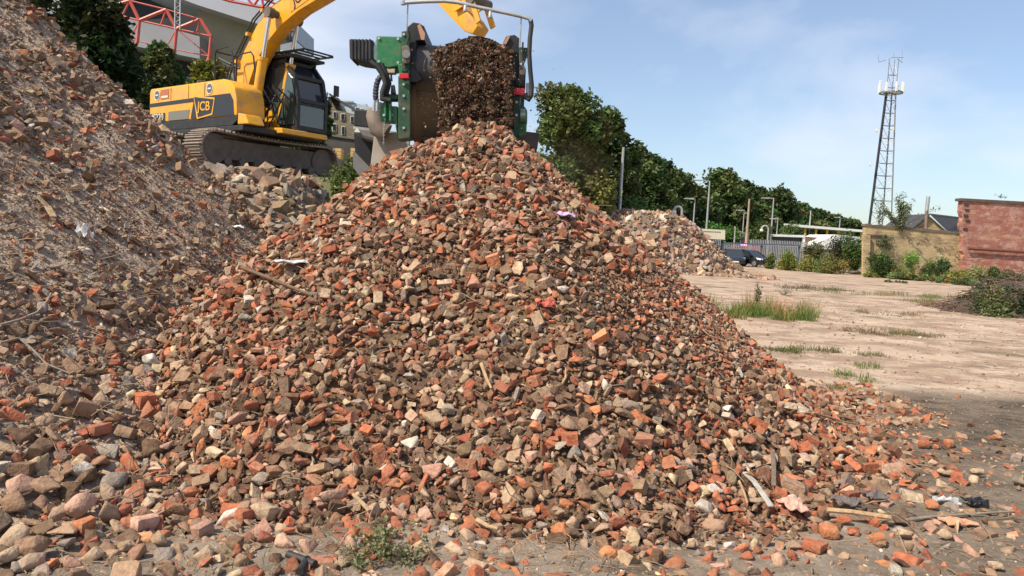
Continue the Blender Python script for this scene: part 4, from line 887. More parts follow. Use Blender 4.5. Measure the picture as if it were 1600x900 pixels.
ob = bush(q.x+.1, q.y-3.5, 0, [(0, 0, .1, .3)], (.1, .35, .33), 10, .1, 'tmp', stems=1)
for c_ in list(ob.children): bpy.data.objects.remove(c_)
bpy.data.objects.remove(ob)
def crumple(name, p, sx, sy, sz, m_, label, cat, n=9, rz=0, seed=0):
    """a crumpled sheet or bag with thickness"""
    rr = random.Random(seed); V = []; F = []
    for i in range(n):
        for j in range(n):
            u = i/(n-1)-.5; v = j/(n-1)-.5; z = sz*(mnoise.noise(Vector((u*3.2+seed, v*3.2, seed)))+.5)*(1-2.4*max(u*u, v*v)*.7); e = 1+.25*mnoise.noise(Vector((u*3, v*3, seed+5)))
            V.append((u*sx*e, v*sy*e, max(z, 0)))
    F = [(i*n+j, (i+1)*n+j, (i+1)*n+j+1, i*n+j+1) for i in range(n-1) for j in range(n-1)]; N0 = len(V)
    V2 = V+[(a, b_, c-.006) for a, b_, c in V]; F2 = F+[tuple(N0+k for k in reversed(f)) for f in F]
    edge = [i*n for i in range(n)]+[(n-1)*n+j for j in range(1, n)]+[i*n+n-1 for i in range(n-2, -1, -1)]+[j for j in range(n-2, 0, -1)]
    for a, b_ in zip(edge, edge[1:]+edge[:1]): F2.append((a, b_, b_+N0, a+N0))
    return tag(MB(Matrix.Translation(p) @ Matrix.Rotation(rz, 4, 'Z')).add(V2, F2).build(name, m_, origin=None), label, cat)
crumple('plastic_sack', (q.x-.2, q.y-3.5, .45), 1.0, .8, .6, mat('teal_plastic', (.10, .42, .38), .5), 'teal plastic sack lying beside the far rubble heap', 'sack', seed=3)

# ------------------------------------------------------------------ brick walls at right
def wallpx(name, pp, Y, th, m_, label, cop=None, cap_h=.12):
    b0 = P3(pp[0][0], pp[0][1], Y); t = thing(name, (b0.x, Y, 0), label, 'wall')
    MB().slab(pp, Y, th).build('brickwork', m_, t); return t
YW = 57
t = wallpx('buff_brick_wall', [(1352, 450), (1352, 352), (1390, 353), (1395, 355.5), (1440, 358), (1470, 361), (1503, 363.5), (1502, 470)], YW, .45, MBR_Y, 'weathered buff brick wall with buddleia growing from its top')
MB().slab([(1348.5, 450), (1349, 367), (1360, 367.5), (1359, 452)], YW-.28, .27).build('pier', MBR_Y, t)
MB().slab([(1351, 353), (1352, 350), (1358, 349.2), (1364, 351.4), (1376, 351), (1381, 353), (1392, 352.4), (1404, 354.2), (1409, 353), (1420, 355), (1431, 357.6), (1440, 356.6), (1455, 358), (1462, 360.2), (1472, 359), (1484, 361), (1490, 363), (1500, 362.5), (1500, 366), (1440, 361), (1390, 357)], YW-.06, .6).build('coping', mat('mossy_coping', (.14, .115, .08), .95, var=.3, scale=2), t)
mb = MB(); 
for (xx, yy, ww) in ((1355, 366, 30), (1497, 358, 12), (1499, 392, 9)): mb.slab([(xx, yy), (xx+ww, yy+1), (xx+ww-1, yy+2.5), (xx+1, yy+2)], YW-.10, .09)
mb.build('brick_ledge', mat('ledge_brick', (.16, .11, .07), .95, var=.3, scale=3), t)
t = wallpx('red_brick_wall', [(1503, 470), (1504, 402), (1507, 398), (1504, 392), (1505, 366), (1502, 352), (1505, 340), (1502, 330), (1504, 314), (1700, 324), (1720, 500)], YW-.5, .55, MBR_R, 'tall ruined red brick wall with flaked paint at the right edge')
MB().slab([(1501.5, 309.5), (1601, 315), (1702, 320.5), (1702, 325), (1600, 319.5), (1514, 314.6), (1501, 313.8)], YW-.6, .75).build('coping', mat('dark_coping', (.10, .075, .06), .95, var=.3, scale=2), t)
MB().tube([P3(1513, 388, YW-.75), P3(1700, 400, YW-.75)], .12, 8).build('rusty_pipe', mat('rust', (.16, .06, .04), .85, var=.3, scale=5), t)
mb = MB()
for (xx, yy) in ((1508, 318), (1509, 326), (1507, 335), (1510, 343), (1506, 356)): mb.slab([(xx-1, yy), (xx+6, yy+.4), (xx+5, yy+4), (xx-1, yy+3)], YW-.56, .055)
mb.build('broken_edge', mat('hollow_brick', (.06, .045, .035), .95), t)
MB().slab([(1506, 405), (1540, 400), (1590, 402), (1600, 405), (1700, 410), (1700, 450), (1506, 440)], YW-.57, .065).build('patched_base', MBR_R, t)
# gabled outhouse behind
t = thing('outhouse', (P3(1460, 400, 66).x, 66, 0), 'buff outhouse gable with dark slate roof behind the walls', 'outhouse')
MB().slab([(1428, 420), (1430, 356), (1453, 338), (1480, 362), (1482, 420)], 66, 5).build('gable_wall', MBR_Y, t)
MB().prism([P3(1427, 358, 65.7), P3(1453, 336.5, 65.7), P3(1453.5, 334, 65.7), P3(1426, 356, 65.7)], (0, 5.5, 0)).build('roof', MSL, t)
MB().prism([P3(1453, 335, 65.7), P3(1481, 362.5, 65.7), P3(1520, 366, 70), P3(1512, 342, 70)], (0, .15, .1)).build('roof', MSL, t)
t = thing('flue_pipe', (P3(1446, 400, 62).x, 62, 0), 'leaning metal flue pipe rising behind the buff wall', 'pipe')
b0 = P3(1446, 400, 62); t1 = P3(1450.5, 307, 62); mid_ = P3(1448, 330, 62)
MB().tube([(b0.x, 62, 0), (mid_.x, 62, mid_.z)], .13, 10).build('pipe', mat('rusty_flue', (.25, .19, .15), .7, .3, var=.3, scale=4), t, smooth=True)
MB().tube([(mid_.x, 62, mid_.z+.002), (t1.x, 62, t1.z)], .15, 10).build('cap_section', MGALV, t, smooth=True)

# buddleia on the wall top, weeds at the base
tp_ = P3(1408, 355, YW-.1)
spray(tp_.x, YW-.1, tp_.z-.2, 26, 3.0, (.16, .20, .10), .11, 'silvery buddleia bush sprouting from the top of the buff wall', 'buddleia', 'shrub', None, .42, 60, .35, .2, th=.02)
q = P3(1378, 366, YW-.2); spray(q.x, YW-.35, q.z-.9, 16, 1.3, (.12, .14, .07), .09, 'dry brown green shrub hanging on the buff wall face', 'hanging_shrub', 'shrub', None, .8, 40, .4, .7, th=.012)
q = P3(1376, 300, YW); spray(q.x+.2, YW+.3, P3(1380, 352, YW).z, 6, 2.2, (.17, .20, .10), .09, 'thin buddleia shoot left of the main buddleia', 'buddleia', 'shrub', None, .2, 40, .35)
q = P3(1558, 309, YW); spray(q.x, YW-.4, q.z-.02, 5, .45, (.16, .14, .08), .05, 'tiny dry plant on the red wall top', 'wall_plant', 'plant', None, .9, 14)
q = P3(1490, 350, 60); spray(q.x, 60, 1.6, 12, 1.7, (.14, .15, .07), .09, 'small bush against the slate roof', 'shrub', 'shrub', None, .4, 30)
G_ = 'weeds along the brick wall base'
WB = [(1380, 392, 55, 24, (.10, .15, .04), 'dark green bush left at the buff wall foot', 7000, .07), (1425, 393, 54.5, 9, (.28, .36, .07), 'bright yellow green plant at the buff wall middle', 2500, .06), (1405, 415, 54, 20, (.22, .25, .07), 'light grass weeds in front of the dark green bush', 4200, .05),
      (1455, 407, 54, 22, (.14, .19, .06), 'mid green weeds before the wall join', 5000, .06), (1475, 404, 53.6, 13, (.09, .13, .05), 'dark leafy sapling at the wall join', 3200, .07), (1500, 420, 52, 26, (.26, .28, .07), 'yellow weeds under the red wall left end', 6000, .05), (1530, 413, 51, 20, (.24, .27, .12), 'whitish flowered weeds under the red pipe', 5000, .055),
      (1552, 416, 51.5, 16, (.12, .16, .06), 'green bush below the red wall', 4000, .06), (1360, 425, 54, 14, (.20, .22, .06), 'low weeds at the wall corner pier', 2500, .05), (1440, 428, 52, 30, (.19, .20, .07), 'low dry weeds along the wall middle', 4500, .05), (1390, 437, 46, 30, (.15, .19, .06), 'sparse green weeds in front of the wall foot', 2600, .045)]
WB += [(1412, 424, 52.5, 22, (.20, .23, .08), 'mixed weeds left of the wall middle', 4000, .05), (1478, 430, 50, 26, (.22, .23, .08), 'low dry weeds in front of the wall join', 4500, .05), (1515, 432, 48, 26, (.21, .24, .09), 'low weeds below the red wall', 4500, .05), (1575, 420, 49, 24, (.10, .12, .05), 'dark brambles at the foot of the red wall right end', 5000, .06)]
for (a, b_, Y_, hw_, c_, lb_, n_, lf_) in WB: bushpx(a, b_, Y_, hw_, c_, lb_, n_, lf_, group=G_)
for (a, b_, Y_, L_, lb_) in ((1470, 395, 53.5, 1.0, 'thin arching sapling at the wall join'), (1478, 392, 53, .9, 'second thin sapling beside the wall join'), (1425, 390, 54, .8, 'upright pale weed before the buff wall')):
    q = P3(a, b_, Y_); spray(q.x, Y_, .1, 7, q.z, (.13, .18, .06), .07, lb_, 'sapling', 'plant', G_, .28, 26)
# brush heap at right edge
bp = gnd(1606, 500); t = thing('brush_heap', (bp.x+.6, bp.y+2.2, 0), 'heap of cut branches and brambles at the right edge', 'brush heap')
mb = MB(); 
for i in range(750):
    x_ = random.uniform(-1.7, 3.2); y_ = random.uniform(-1.6, 1.8); zt = max(0, 1.5*(1-((x_-1.4)/3.2)**2-(y_/2.2)**2)); z_ = random.uniform(.3, 1)*zt; a = random.uniform(0, 6.28); L_ = random.uniform(.25, .9)
    c0 = Vector((bp.x+.6+x_, bp.y+2.2+y_, z_)); d = Vector((math.cos(a), math.sin(a), random.uniform(-.2, .45)))*L_/2; mb.tube([c0-d, c0+Vector((0, 0, .04)), c0+d], [.014, .011, .005], 4)
mb.build('branches', mat('dead_branch', (.15, .095, .07), .95, var=.3, scale=6), t)
P, c = cloud([(random.uniform(-1.2, 2.8), random.uniform(-1.6, .6), random.uniform(.05, .7), random.uniform(.2, .45)) for _ in range(44)], 20000, (.105, .135, .055), .35); k_ = P[:, 2] > 0
V, F, c = leaves(P[k_], .045, c[k_]); me = bpy.data.meshes.new('leaves'); mesh_arrays(me, V, F, c); link('leaves', me, ML, t)
core_ = MB(); 
V = []; F = []
for i in range(15):
    for j in range(11):
        x_ = -2+5.6*i/14; y_ = -1.8+3.8*j/10; V.append((bp.x+.6+x_, bp.y+2.2+y_, max(-.05, 1.25*(1-((x_-1.4)/3.2)**2-(y_/2.2)**2)-.1+.15*mnoise.noise(Vector((x_*2, y_*2, 0))))))
F = [(i*11+j, (i+1)*11+j, (i+1)*11+j+1, i*11+j+1) for i in range(14) for j in range(10)]
core_.add(V, F).build('soil_core', mat('dark_mulch', (.075, .052, .036), .97, var=.4, scale=8, bump=1, bscale=15), t, smooth=True)
# broken concrete lumps near the wall corner
for q, (a, b_, s_, lb_) in enumerate(((1335, 429, .42, 'mossy dark concrete lump at the wall corner'), (1318, 423, .28, 'pale concrete lump left of the mossy one'), (1305, 426, .24, 'small grey lump left of the wall corner'), (1293, 420, .22, 'small pale stone farthest left of the wall corner lumps'), (1345, 421, .26, 'pale stone tucked behind the mossy lump'))):
    p = gnd(a, b_); pv, pf = HI[q*4+1]; me = bpy.data.meshes.new('concrete_lump'); mesh_arrays(me, pv*np.array([1.3, 1, .75])*s_, pf, np.tile((.12, .11, .08) if q == 0 else (.42, .37, .31), (len(pv), 1)))
    tag(link('concrete_lump', me, MS, origin=(p.x, p.y, s_*.4)), lb_, 'concrete lump', 'concrete lumps by the buff wall')

# ------------------------------------------------------------------ lattice mast
YM = 150; bl = P3(1359, 350, YM); br_ = P3(1390, 350, YM); tl = P3(1385, 140, YM); tr = P3(1404, 140, YM)
cx0 = (P3(1357, 350, YM).x+P3(1392, 350, YM).x)/2; zt_pl = P3(1392, 145, YM).z; ztop = P3(1402, 92, YM).z
t = thing('radio_mast', (cx0, YM, 0), 'tall steel lattice radio mast with white panel antennas', 'mast')
ctr_top = P3(1392, 145, YM).x
def leg(k, z):
    u = z/zt_pl; w_ = 2.35*(1-u)+.95*u if z < zt_pl else .85; x = cx0+(ctr_top-cx0)*min(u, 1); a = (math.pi, -.35, .9)[k]; return Vector((x+w_*math.cos(a), YM+w_*math.sin(a), z))
MST = mat('mast_steel', (.30, .30, .30), .5, .5)
for k in range(3): MB().tube([leg(k, 0), leg(k, zt_pl)], .15 if k else .26, 6).build('mast_leg', MST if k else MDK, t)
for k in range(3): MB().tube([leg(k, zt_pl+.01), leg(k, ztop)], .08, 5).build('upper_leg', MST, t)
mb = MB(); z_ = 0; step = 2.4; i = 0
while z_ < ztop-1.2:
    for k in range(3): 
        a = leg(k, z_); b_ = leg((k+1) % 3, z_); c_ = leg((k+1) % 3, min(z_+step, ztop)); mb.tube([a, b_], .05, 4); mb.tube([a, c_], .045, 4)
    z_ += step; i += 1
mb.build('bracing', MST, t)
mb = MB(); n = 16; pc = Vector((ctr_top, YM, zt_pl))
ring_ = [pc+Vector((2.0*math.cos(6.283*i/n), 2.0*math.sin(6.283*i/n), 0)) for i in range(n)]
for i in range(n): mb.bar(ring_[i], ring_[(i+1) % n], .25, .3)
for i in range(0, n, 2): mb.bar(pc, ring_[i], .15)
mb.build('platform', MST, t)
for a in (3.14, 2.5, 3.9, 0, .6, -.6, 1.57, -1.57): q = pc+Vector((2.15*math.cos(a), 2.15*math.sin(a), 0)); MB().box(q.x-.2, q.x+.2, q.y-.12, q.y+.12, q.z-.1, q.z+(2.2 if abs(math.cos(a)) > .9 else 1.7)).build('panel_antenna', MWHT, t, bevel=.06)
for (a, b_) in ((1371, 204), (1394, 201), (1361, 257)): q = P3(a, b_, YM-1); MB().cyl((q.x, YM-1.2, q.z), (q.x, YM-.9, q.z), .33, 12).build('dish', MWHT, t)
mb = MB()
for (a, b_, c_, d_) in ((1373, 97, 1372, 86), (1373, 97, 1384, 94), (1409, 96, 1410, 77), (1402, 92, 1410, 98), (1397, 90, 1397, 83), (1392, 90, 1412, 90)): mb.tube([P3(a, b_, YM), P3(c_, d_, YM)], .05, 4)
mb.build('whip_antenna', MST, t)
# ------------------------------------------------------------------ excavator
EX = Vector((-7.84, 22.0, 3.0)); ex = thing('excavator', EX, 'yellow tracked excavator with black cab standing on the grey rubble bank', 'excavator')
XU = Matrix.Rotation(R(54), 4, 'Z'); XH = Matrix.Rotation(R(-37), 4, 'Z')
def track(y0, y1):
    Lh, r_ = 1.75, .44; per = 4*Lh+2*math.pi*r_; n = 47
    tr = MB(XU)
    def pt(s, rad):
        s %= per
        if s < 2*Lh: return Vector((-Lh+s, 0, .46-rad)), 0
        s -= 2*Lh
        if s < math.pi*r_: a = s/r_; return Vector((Lh+rad*math.sin(a), 0, .46-rad*math.cos(a))), a
        s -= math.pi*r_
        if s < 2*Lh: return Vector((Lh-s, 0, .46+rad-(.05*math.sin(math.pi*s/(2*Lh)) ))), math.pi
        s -= 2*Lh; a = math.pi+s/r_; return Vector((-Lh+rad*math.sin(a), 0, .46-rad*math.cos(a))), a
    for i in range(n):
        p, a = pt(i*per/n, r_); d = Vector((math.cos(a), 0, math.sin(a))); o = Vector((math.sin(a), 0, -math.cos(a))); w = per/n*.46
        for (dd, hh, off) in ((w, .022, 0), (.012, .03, .04)):
            for k in ((0,) if off == 0 else (-.9, 0, .9)):
                c = p+o*off+d*(k*w); q = []
                for yy in (y0, y1):
                    for sx, so in ((-1, -1), (1, -1), (1, 1), (-1, 1)): v = c+d*dd*sx+o*hh*so; q.append((v.x, yy, v.z))
                tr.add(q, [(0, 1, 2, 3), (7, 6, 5, 4), (0, 4, 5, 1), (1, 5, 6, 2), (2, 6, 7, 3), (3, 7, 4, 0)])
    T = tr.build('track', MTRK, ex)
    ym = (y0+y1)/2
    fr = MB(XU); fr.side([(-1.7, .22), (1.7, .22), (1.75, .50), (1.5, .74), (-1.5, .74), (-1.75, .50)], ym-.2, ym+.2).build('track_frame', MTRKD, T, bevel=.02)
    for xx, rr_ in ((-1.75, .38), (1.75, .38)): MB(XU).cyl((xx, ym-.24, .46), (xx, ym+.24, .46), rr_, 24).build('sprocket' if xx < 0 else 'idler_wheel', MTRKD, T, smooth=True)
    for i in range(7): MB(XU).cyl((-1.35+i*.45, ym-.25, .18), (-1.35+i*.45, ym+.25, .18), .11, 12).build('track_roller', MTRKD, T)
track(-1.5, -.72); track(.72, 1.5)
MB(XU).side([(-.9, .3), (.9, .3), (.7, .85), (-.7, .85)], -.75, .75).build('undercarriage', MTRKD, ex, bevel=.03)
MB(XU).cyl((0, 0, .84), (0, 0, 1.0), .62, 28).build('slew_ring', MTRKD, ex)
# upper structure
MB(XH).prism([(-2.72, -1.15, .96), (-2.45, -1.27, .96), (1.9, -1.27, .96), (1.9, 1.27, .96), (-2.45, 1.27, .96), (-2.72, 1.15, .96)], (0, 0, .14)).build('deck', MBLK, ex, bevel=.02)
# engine cover and counterweight: side profile with rounded front shoulder
prof = [(-2.78, 1.35), (-2.80, 2.25), (-2.72, 2.33), (.95, 2.33), (1.25, 2.27), (1.48, 2.08), (1.58, 1.8), (1.62, 1.35)]
rp = MB(XH).side([(x, z) for x, z in prof], -1.27, -.42).build('side_cover', MYEL, ex, bevel=.05, smooth=True)
MB(XH).side([(-2.79, 1.10), (-2.80, 1.35), (1.62, 1.35), (1.62, 1.22), (1.4, 1.10)], -1.262, -.43).build('lower_skirt', MBLK, ex, bevel=.02)
MB(XH).side([(-2.80, 1.12), (-2.83, 2.28), (-2.6, 2.35), (-1.9, 2.35), (-1.9, 1.12)], -.415, 1.24).build('counterweight', MYEL, ex, bevel=.09, smooth=True)
MB(XH).side([(-1.89, 1.12), (-1.89, 2.31), (-.3, 2.31), (-.3, 1.12)], -.415, 1.24).build('engine_cover', MYEL, ex, bevel=.05)
MB(XH).side([(-2.77, 1.80), (-2.77, 1.90), (.30, 1.93), (1.30, 1.93), (1.45, 1.75), (1.50, 1.37), (-.55, 1.37), (-.42, 1.82)], -1.281, -1.274).build('black_stripe', MDEC, ex)
MB(XH).side([(-1.72, 1.37), (-1.72, 1.62), (-.62, 1.62), (-.68, 1.37)], -1.279, -1.273).build('grey_panel', mat('grey_panel', (.16, .15, .12), .3), ex)
MB(XH).side([(-2.75, 1.36), (-2.75, 1.60), (-1.9, 1.60), (-1.9, 1.36)], -1.2796, -1.2735).build('number_panel', MDEC, ex)
for xs_ in (-1.62, -.70, .10): MB(XH).side([(xs_, 1.94), (xs_+.015, 1.94), (xs_+.015, 2.28), (xs_, 2.28)], -1.2795, -1.2735).build('panel_seam', mat('seam', (.12, .06, .01), .7), ex)
TM = lambda x, z, sh=0: XH @ Matrix.Translation((x, -1.29, z)) @ Matrix.Rotation(R(90), 4, 'X')
mdl = mat('decal_cream', (.62, .58, .48), .5)
text('model_number', 'JS220', .27, TM(-2.28, 1.48) @ Matrix.Diagonal((1.08, 1, 1, 1)), mdl, ex, ext=.006, bold=.003)
# emblem: yellow tilted frame with black field and yellow letters
for k, (e, m_) in enumerate(((.0, MYEL), (.045, MDEC))):
    MB(XH).side([(-.42+e, 1.98-e*.9), (.62-e, 1.86-e*.9), (.52-e, 1.42+e*.9), (-.22+e*1.2, 1.34+e*.9)], -1.290-.005*k, -1.283-.005*k).build('emblem_frame', m_, ex)
text('emblem_letters', 'JCB', .34, XH @ Matrix.Translation((.12, -1.300, 1.655)) @ Matrix.Rotation(R(90), 4, 'X') @ Matrix.Rotation(R(-2), 4, 'Z') @ Matrix.Diagonal((1.15, 1, 1, 1)), MYEL, ex, ext=.006, bold=.004)
for xc in (-2.35, .35):
    MB(XH).cyl((xc, -1.276, 2.12), (xc, -1.284, 2.12), .155, 24).build('round_sticker', mdl, ex)
    MB(XH).cyl((xc, -1.2845, 2.12), (xc, -1.288, 2.12), .125, 24).build('sticker_centre', mat('sticker_grey', (.10, .10, .13), .5), ex)
    MB(XH).box(xc-.08, xc+.08, -1.293, -1.2885, 2.10, 2.14).build('sticker_bar', mdl, ex)
MB(XH).side([(-2.16, 1.98), (-2.16, 2.25), (-1.72, 2.26), (-1.72, 1.99)], -1.281, -1.2765).build('orange_sticker', mat('sticker_red', (.42, .13, .06), .5), ex)
MB(XH).side([(-2.12, 2.02), (-2.12, 2.08), (-1.76, 2.08), (-1.76, 2.02)], -1.286, -1.2815).build('sticker_bar', mdl, ex)
# front deck, step and boom foot brackets
MB(XH).side([(1.63, 1.12), (1.63, 1.42), (1.95, 1.36), (2.1, 1.12)], -1.25, -.75).build('tool_box', MYEL, ex, bevel=.03)
for yy in (-.36, .26): MB(XH).side([(-.25, 1.1), (-.2, 1.85), (.25, 2.0), (.9, 1.75), (1.35, 1.1)], yy, yy+.06).build('boom_bracket', MYEL, ex, bevel=.01)
MB(XH).side([(1.35, 1.02), (1.35, 1.2), (2.1, 1.16), (2.15, 1.02)], -.25, 1.27).build('front_sill', MYEL, ex, bevel=.03)
for p_, q_ in (((-.55, -1.0), (-.55, -.3)),):
    mb = MB(XH)
    for yy in (-1.05, -.4): mb.tube([(.2, yy, 2.3), (.2, yy, 3.1), (.28, yy, 3.2), (.85, yy, 3.22), (.98, yy, 3.1), (1.15, yy, 2.3)], .022, 6)
    mb.tube([(.2, -1.05, 3.15), (.2, -.4, 3.15)], .022, 6); mb.tube([(.2, -1.05, 2.75), (1.05, -1.05, 2.75)], .015, 5)
    mb.build('guard_rail', MBLK, ex, smooth=True)
MB(XH).tube([(-1.2, -.7, 2.3), (-1.2, -.7, 2.46), (-1.15, -.7, 2.55)], .05, 10).build('exhaust', MTRKD, ex, smooth=True)
MB(XH).tube([(-.55, -.9, 2.33), (-.55, -.9, 2.45)], .10, 12).build('filler_cap', MBLK, ex)
# cab
CB = [(-.05, 1.25), (-.05, 2.95), (.25, 3.08), (1.35, 3.08), (1.78, 2.65), (1.95, 2.0), (1.95, 1.25)]
y0, y1 = .33, 1.33
cabg = MB(XH).side([(x*.985+.01, z*.995) for x, z in CB], y0+.025, y1-.025).build('cab', MGLS, ex)
mb = MB(XH)
for yy in (y0, y1-.07):
    for a, b in zip(CB, CB[1:]+CB[:1]): mb.bar((a[0], yy+.035, a[1]), (b[0], yy+.035, b[1]), .10, .10)
    mb.bar((.85, yy+.035, 1.25), (.85, yy+.035, 3.05), .09)
    mb.bar((.0, yy+.035, 1.95), (.85, yy+.035, 1.95), .08)
for (x, z) in CB: mb.bar((x, y0, z), (x, y1, z), .10)
mb.bar((1.955, y0, 1.92), (1.955, y1, 1.92), .05)
mb.box(.0, 1.3, y0, y1, 3.06, 3.15); mb.side([(-.05, 1.2), (-.05, 1.9), (.8, 1.9), (.8, 1.2)], y0-.01, y0+.03)
mb.build('cab_frame', MBLK, cabg, bevel=.012)
MB(XH).box(1.957, 1.975, y0+.1, y1-.1, 1.32, 1.86).build('lower_window', MGLSL, cabg)
MB(XH).side([(.92, 1.35), (.92, 2.9), (1.3, 2.95), (1.68, 2.6), (1.86, 2.0), (1.86, 1.35)], y0-.002, y0+.02).build('side_window', mat('green_tint_glass', (.05, .075, .065), .08, spec=.8), cabg)
mb = MB(XH); 
for yy in (y0, y1): mb.bar((-.1, yy, 3.35), (2.15, yy, 3.32), .05); [mb.bar((x, yy, 3.1), (x, yy, 3.35), .04) for x in (0, .7, 1.4)]
for x in np.linspace(-.1, 2.15, 9): mb.bar((x, y0, 3.34), (x, y1, 3.34), .04)
mb.box(-.25, 1.75, y0-.08, y1+.05, 3.17, 3.24)
for i in range(0): mb.bar((2.08, y0+i*.19, 1.9), (2.08, y0+i*.19, 3.3), .025)
mb.build('roof_guard', MBLK, cabg)
MB(XH).tube([(1.9, y1-.02, 2.2), (2.2, y1+.1, 2.25), (2.22, y1+.1, 2.5)], .02, 5).build('mirror_arm', MBLK, ex)
MB(XH).box(2.2, 2.24, y1+.02, y1+.2, 2.25, 2.55).build('mirror', MBLK, ex, bevel=.03)
# boom
up = [(-.30, 1.65), (-.28, 2.2), (-.10, 2.75), (.28, 3.40), (.85, 4.02), (1.5, 4.42), (2.35, 4.72), (3.3, 5.00), (4.6, 5.28), (5.9, 5.38)]
lo = [(.25, 1.55), (.36, 1.95), (.52, 2.45), (.80, 2.98), (1.25, 3.45), (1.85, 3.85), (2.6, 4.14), (3.6, 4.38), (4.7, 4.72), (5.9, 4.98)]
V = []; n = len(up)
for a, b in zip(up, lo): V += [(a[0], -.21, a[1]), (a[0], .21, a[1]), (b[0], .21, b[1]), (b[0], -.21, b[1])]
F = [(0, 1, 2, 3), (4*n-1, 4*n-2, 4*n-3, 4*n-4)]
for i in range(n-1):
    for j in range(4): F.append((i*4+j, i*4+(j+1) % 4, i*4+4+(j+1) % 4, i*4+4+j))
MB(XH).add(V, F).build('boom', MYEL, ex, bevel=.02, smooth=True)
mb = MB(XH)
for (x, z) in ((0, 1.85), (1.67, 4.14), (5.75, 5.18)): MB(XH).cyl((x+.05, -.36, z), (x+.05, .36, z), .10, 16).build('pin', MTRKD, ex, smooth=True)
for yy in (-.44, .44):
    a = Vector((1.10, yy, 1.25)); b = Vector((1.72, yy, 4.14)); mm = a.lerp(b, .60)
    cy = MB(XH).tube([a, mm], .125, 14).build('boom_cylinder', MYEL, ex, smooth=True); MB(XH).tube([a.lerp(b, .601), b], .055, 12).build('rod', MCHR, cy, smooth=True)
    MB(XH).tube([a.lerp(b, .58), a.lerp(b, .61)], .145, 14).build('collar', MYEL, cy)
    MB(XH).cyl((b.x, yy-.09, b.z), (b.x, yy+.09, b.z), .14, 16).build('rod_eye', MTRKD, cy, smooth=True)
    MB(XH).tube([a+Vector((-.15, 0, 0)), a+Vector((-.16, -.02, .3)), a.lerp(b, .5)+Vector((-.16, 0, 0))], .022, 6).build('pipe', MYEL, cy)
mb = MB(XH)
for yy in (-.30, -.22, .0, .12, .22):
    mb.tube([(-.35, yy, 1.9), (-.42+yy*.3, yy, 2.55+yy*.4), (-.28, yy, 2.95), (.1, yy, 3.35), (.75, yy, 4.12), (1.5, yy, 4.55), (2.4, yy, 4.84+yy*.1), (4.6, yy, 5.36)], .024, 6)
mb.tube([(-.3, -.5, 2.0), (-.8, -.5, 2.8), (-.5, -.5, 3.15), (.1, -.35, 2.9)], .028, 6); mb.tube([(-.2, -.4, 2.0), (-.62, -.4, 2.6), (-.3, -.4, 2.95), (.2, -.3, 2.85)], .028, 6)
mb.build('hydraulic_hose', MRUB, ex, smooth=True)
mb = MB(XH)
for (x, z) in ((.02, 3.02), (.5, 3.72), (1.15, 4.27), (2.0, 4.62)): MB(XH).box(x-.05, x+.05, -.32, .3, z, z+.09).build('hose_clamp', MYEL, ex)
mb = MB(XH)
for i in range(10):
    a = random.uniform(.4, 1.5); mb.tube([(a, random.uniform(-.35, .4), 1.15), (a+.25, random.uniform(-.35, .4), 1.7+random.random()*.5), (a+.5, random.uniform(-.3, .3), 1.9), (a+.3, random.uniform(-.3, .3), 2.3)], .022, 5)
mb.build('hydraulic_hose', MRUB, ex)
# boom lettering plate
bX = XH @ Matrix.Translation((2.62, -.216, 4.44)) @ Matrix.Rotation(R(90), 4, 'X') @ Matrix.Rotation(R(20), 4, 'Z')
MB(bX).prism([(-.42, -.18, .0), (.42, -.22, .0), (.46, .18, .0), (-.36, .22, .0)], (0, 0, .006)).build('boom_plate', mat('plate_amber', (.70, .30, .02), .4), ex)
text('boom_letters', 'JCB', .33, bX @ Matrix.Translation((.02, 0, .012)), MDEC, ex, ext=.005, bold=.004)
MB(XH).cyl((3.85, -.208, 4.84), (3.85, -.222, 4.84), .17, 24).build('round_sticker', mdl, ex)
MB(XH).cyl((3.85, -.2225, 4.84), (3.85, -.226, 4.84), .13, 24).build('sticker_centre', mat('sticker_dark', (.10, .10, .13), .5), ex)
# dipper: tapering arm down to the bucket behind the conveyor
A_ = Vector((5.75, 0, 5.5)); B_ = Vector((8.62, 0, 2.95)); d = (B_-A_).normalized(); nn = Vector((-d.z, 0, d.x))
if nn.z < 0: nn = -nn
pr = []
for u, h0, h1 in ((-.35, .10, .30), (.15, -.20, .42), (.9, -.24, .32), (2.4, -.22, .20), (3.6, -.20, .14), (3.84, -.1, .1)): pr.append((A_+d*u, h0, h1))
top_ = [(p+nn*h1) for p, h0, h1 in pr]; bot = [(p+nn*h0) for p, h0, h1 in pr]
dip = MB(XH).side([(p.x, p.z) for p in top_]+[(p.x, p.z) for p in reversed(bot)], -.2, .2).build('dipper', MYEL, ex, bevel=.02, smooth=True)
c0 = A_+d*.6+nn*.55; c1 = A_+d*3.35+nn*.42; 
cy = MB(XH).tube([c0, c0.lerp(c1, .35)], .10, 12).build('bucket_cylinder', MYEL, ex, smooth=True); MB(XH).tube([c0.lerp(c1, .351), c1], .05, 10).build('rod', MCHR, cy, smooth=True)
for yy in (-.26, .22):
    MB(XH).bar((c1.x, yy, c1.z), ((A_+d*3.1).x, yy, (A_+d*3.1).z), .05, .12).build('link', MYEL, ex)
    k1 = c1+d*.45+nn*-.15; MB(XH).bar((c1.x, yy, c1.z), (k1.x, yy, k1.z-.1), .05, .12).build('link', MYEL, ex)
MB(XH).cyl((c1.x, -.32, c1.z), (c1.x, .32, c1.z), .12, 14).build('pin', MTRKD, ex, smooth=True)
MB(XH).side([((A_+d*q[0]+nn*q[1]).x, (A_+d*q[0]+nn*q[1]).z) for q in ((1.6, .205), (1.6, .0), (2.4, -.05), (2.4, .16))], -.206, -.201).build('warning_label', mat('label_yellow', (.75, .55, .1), .5), dip)
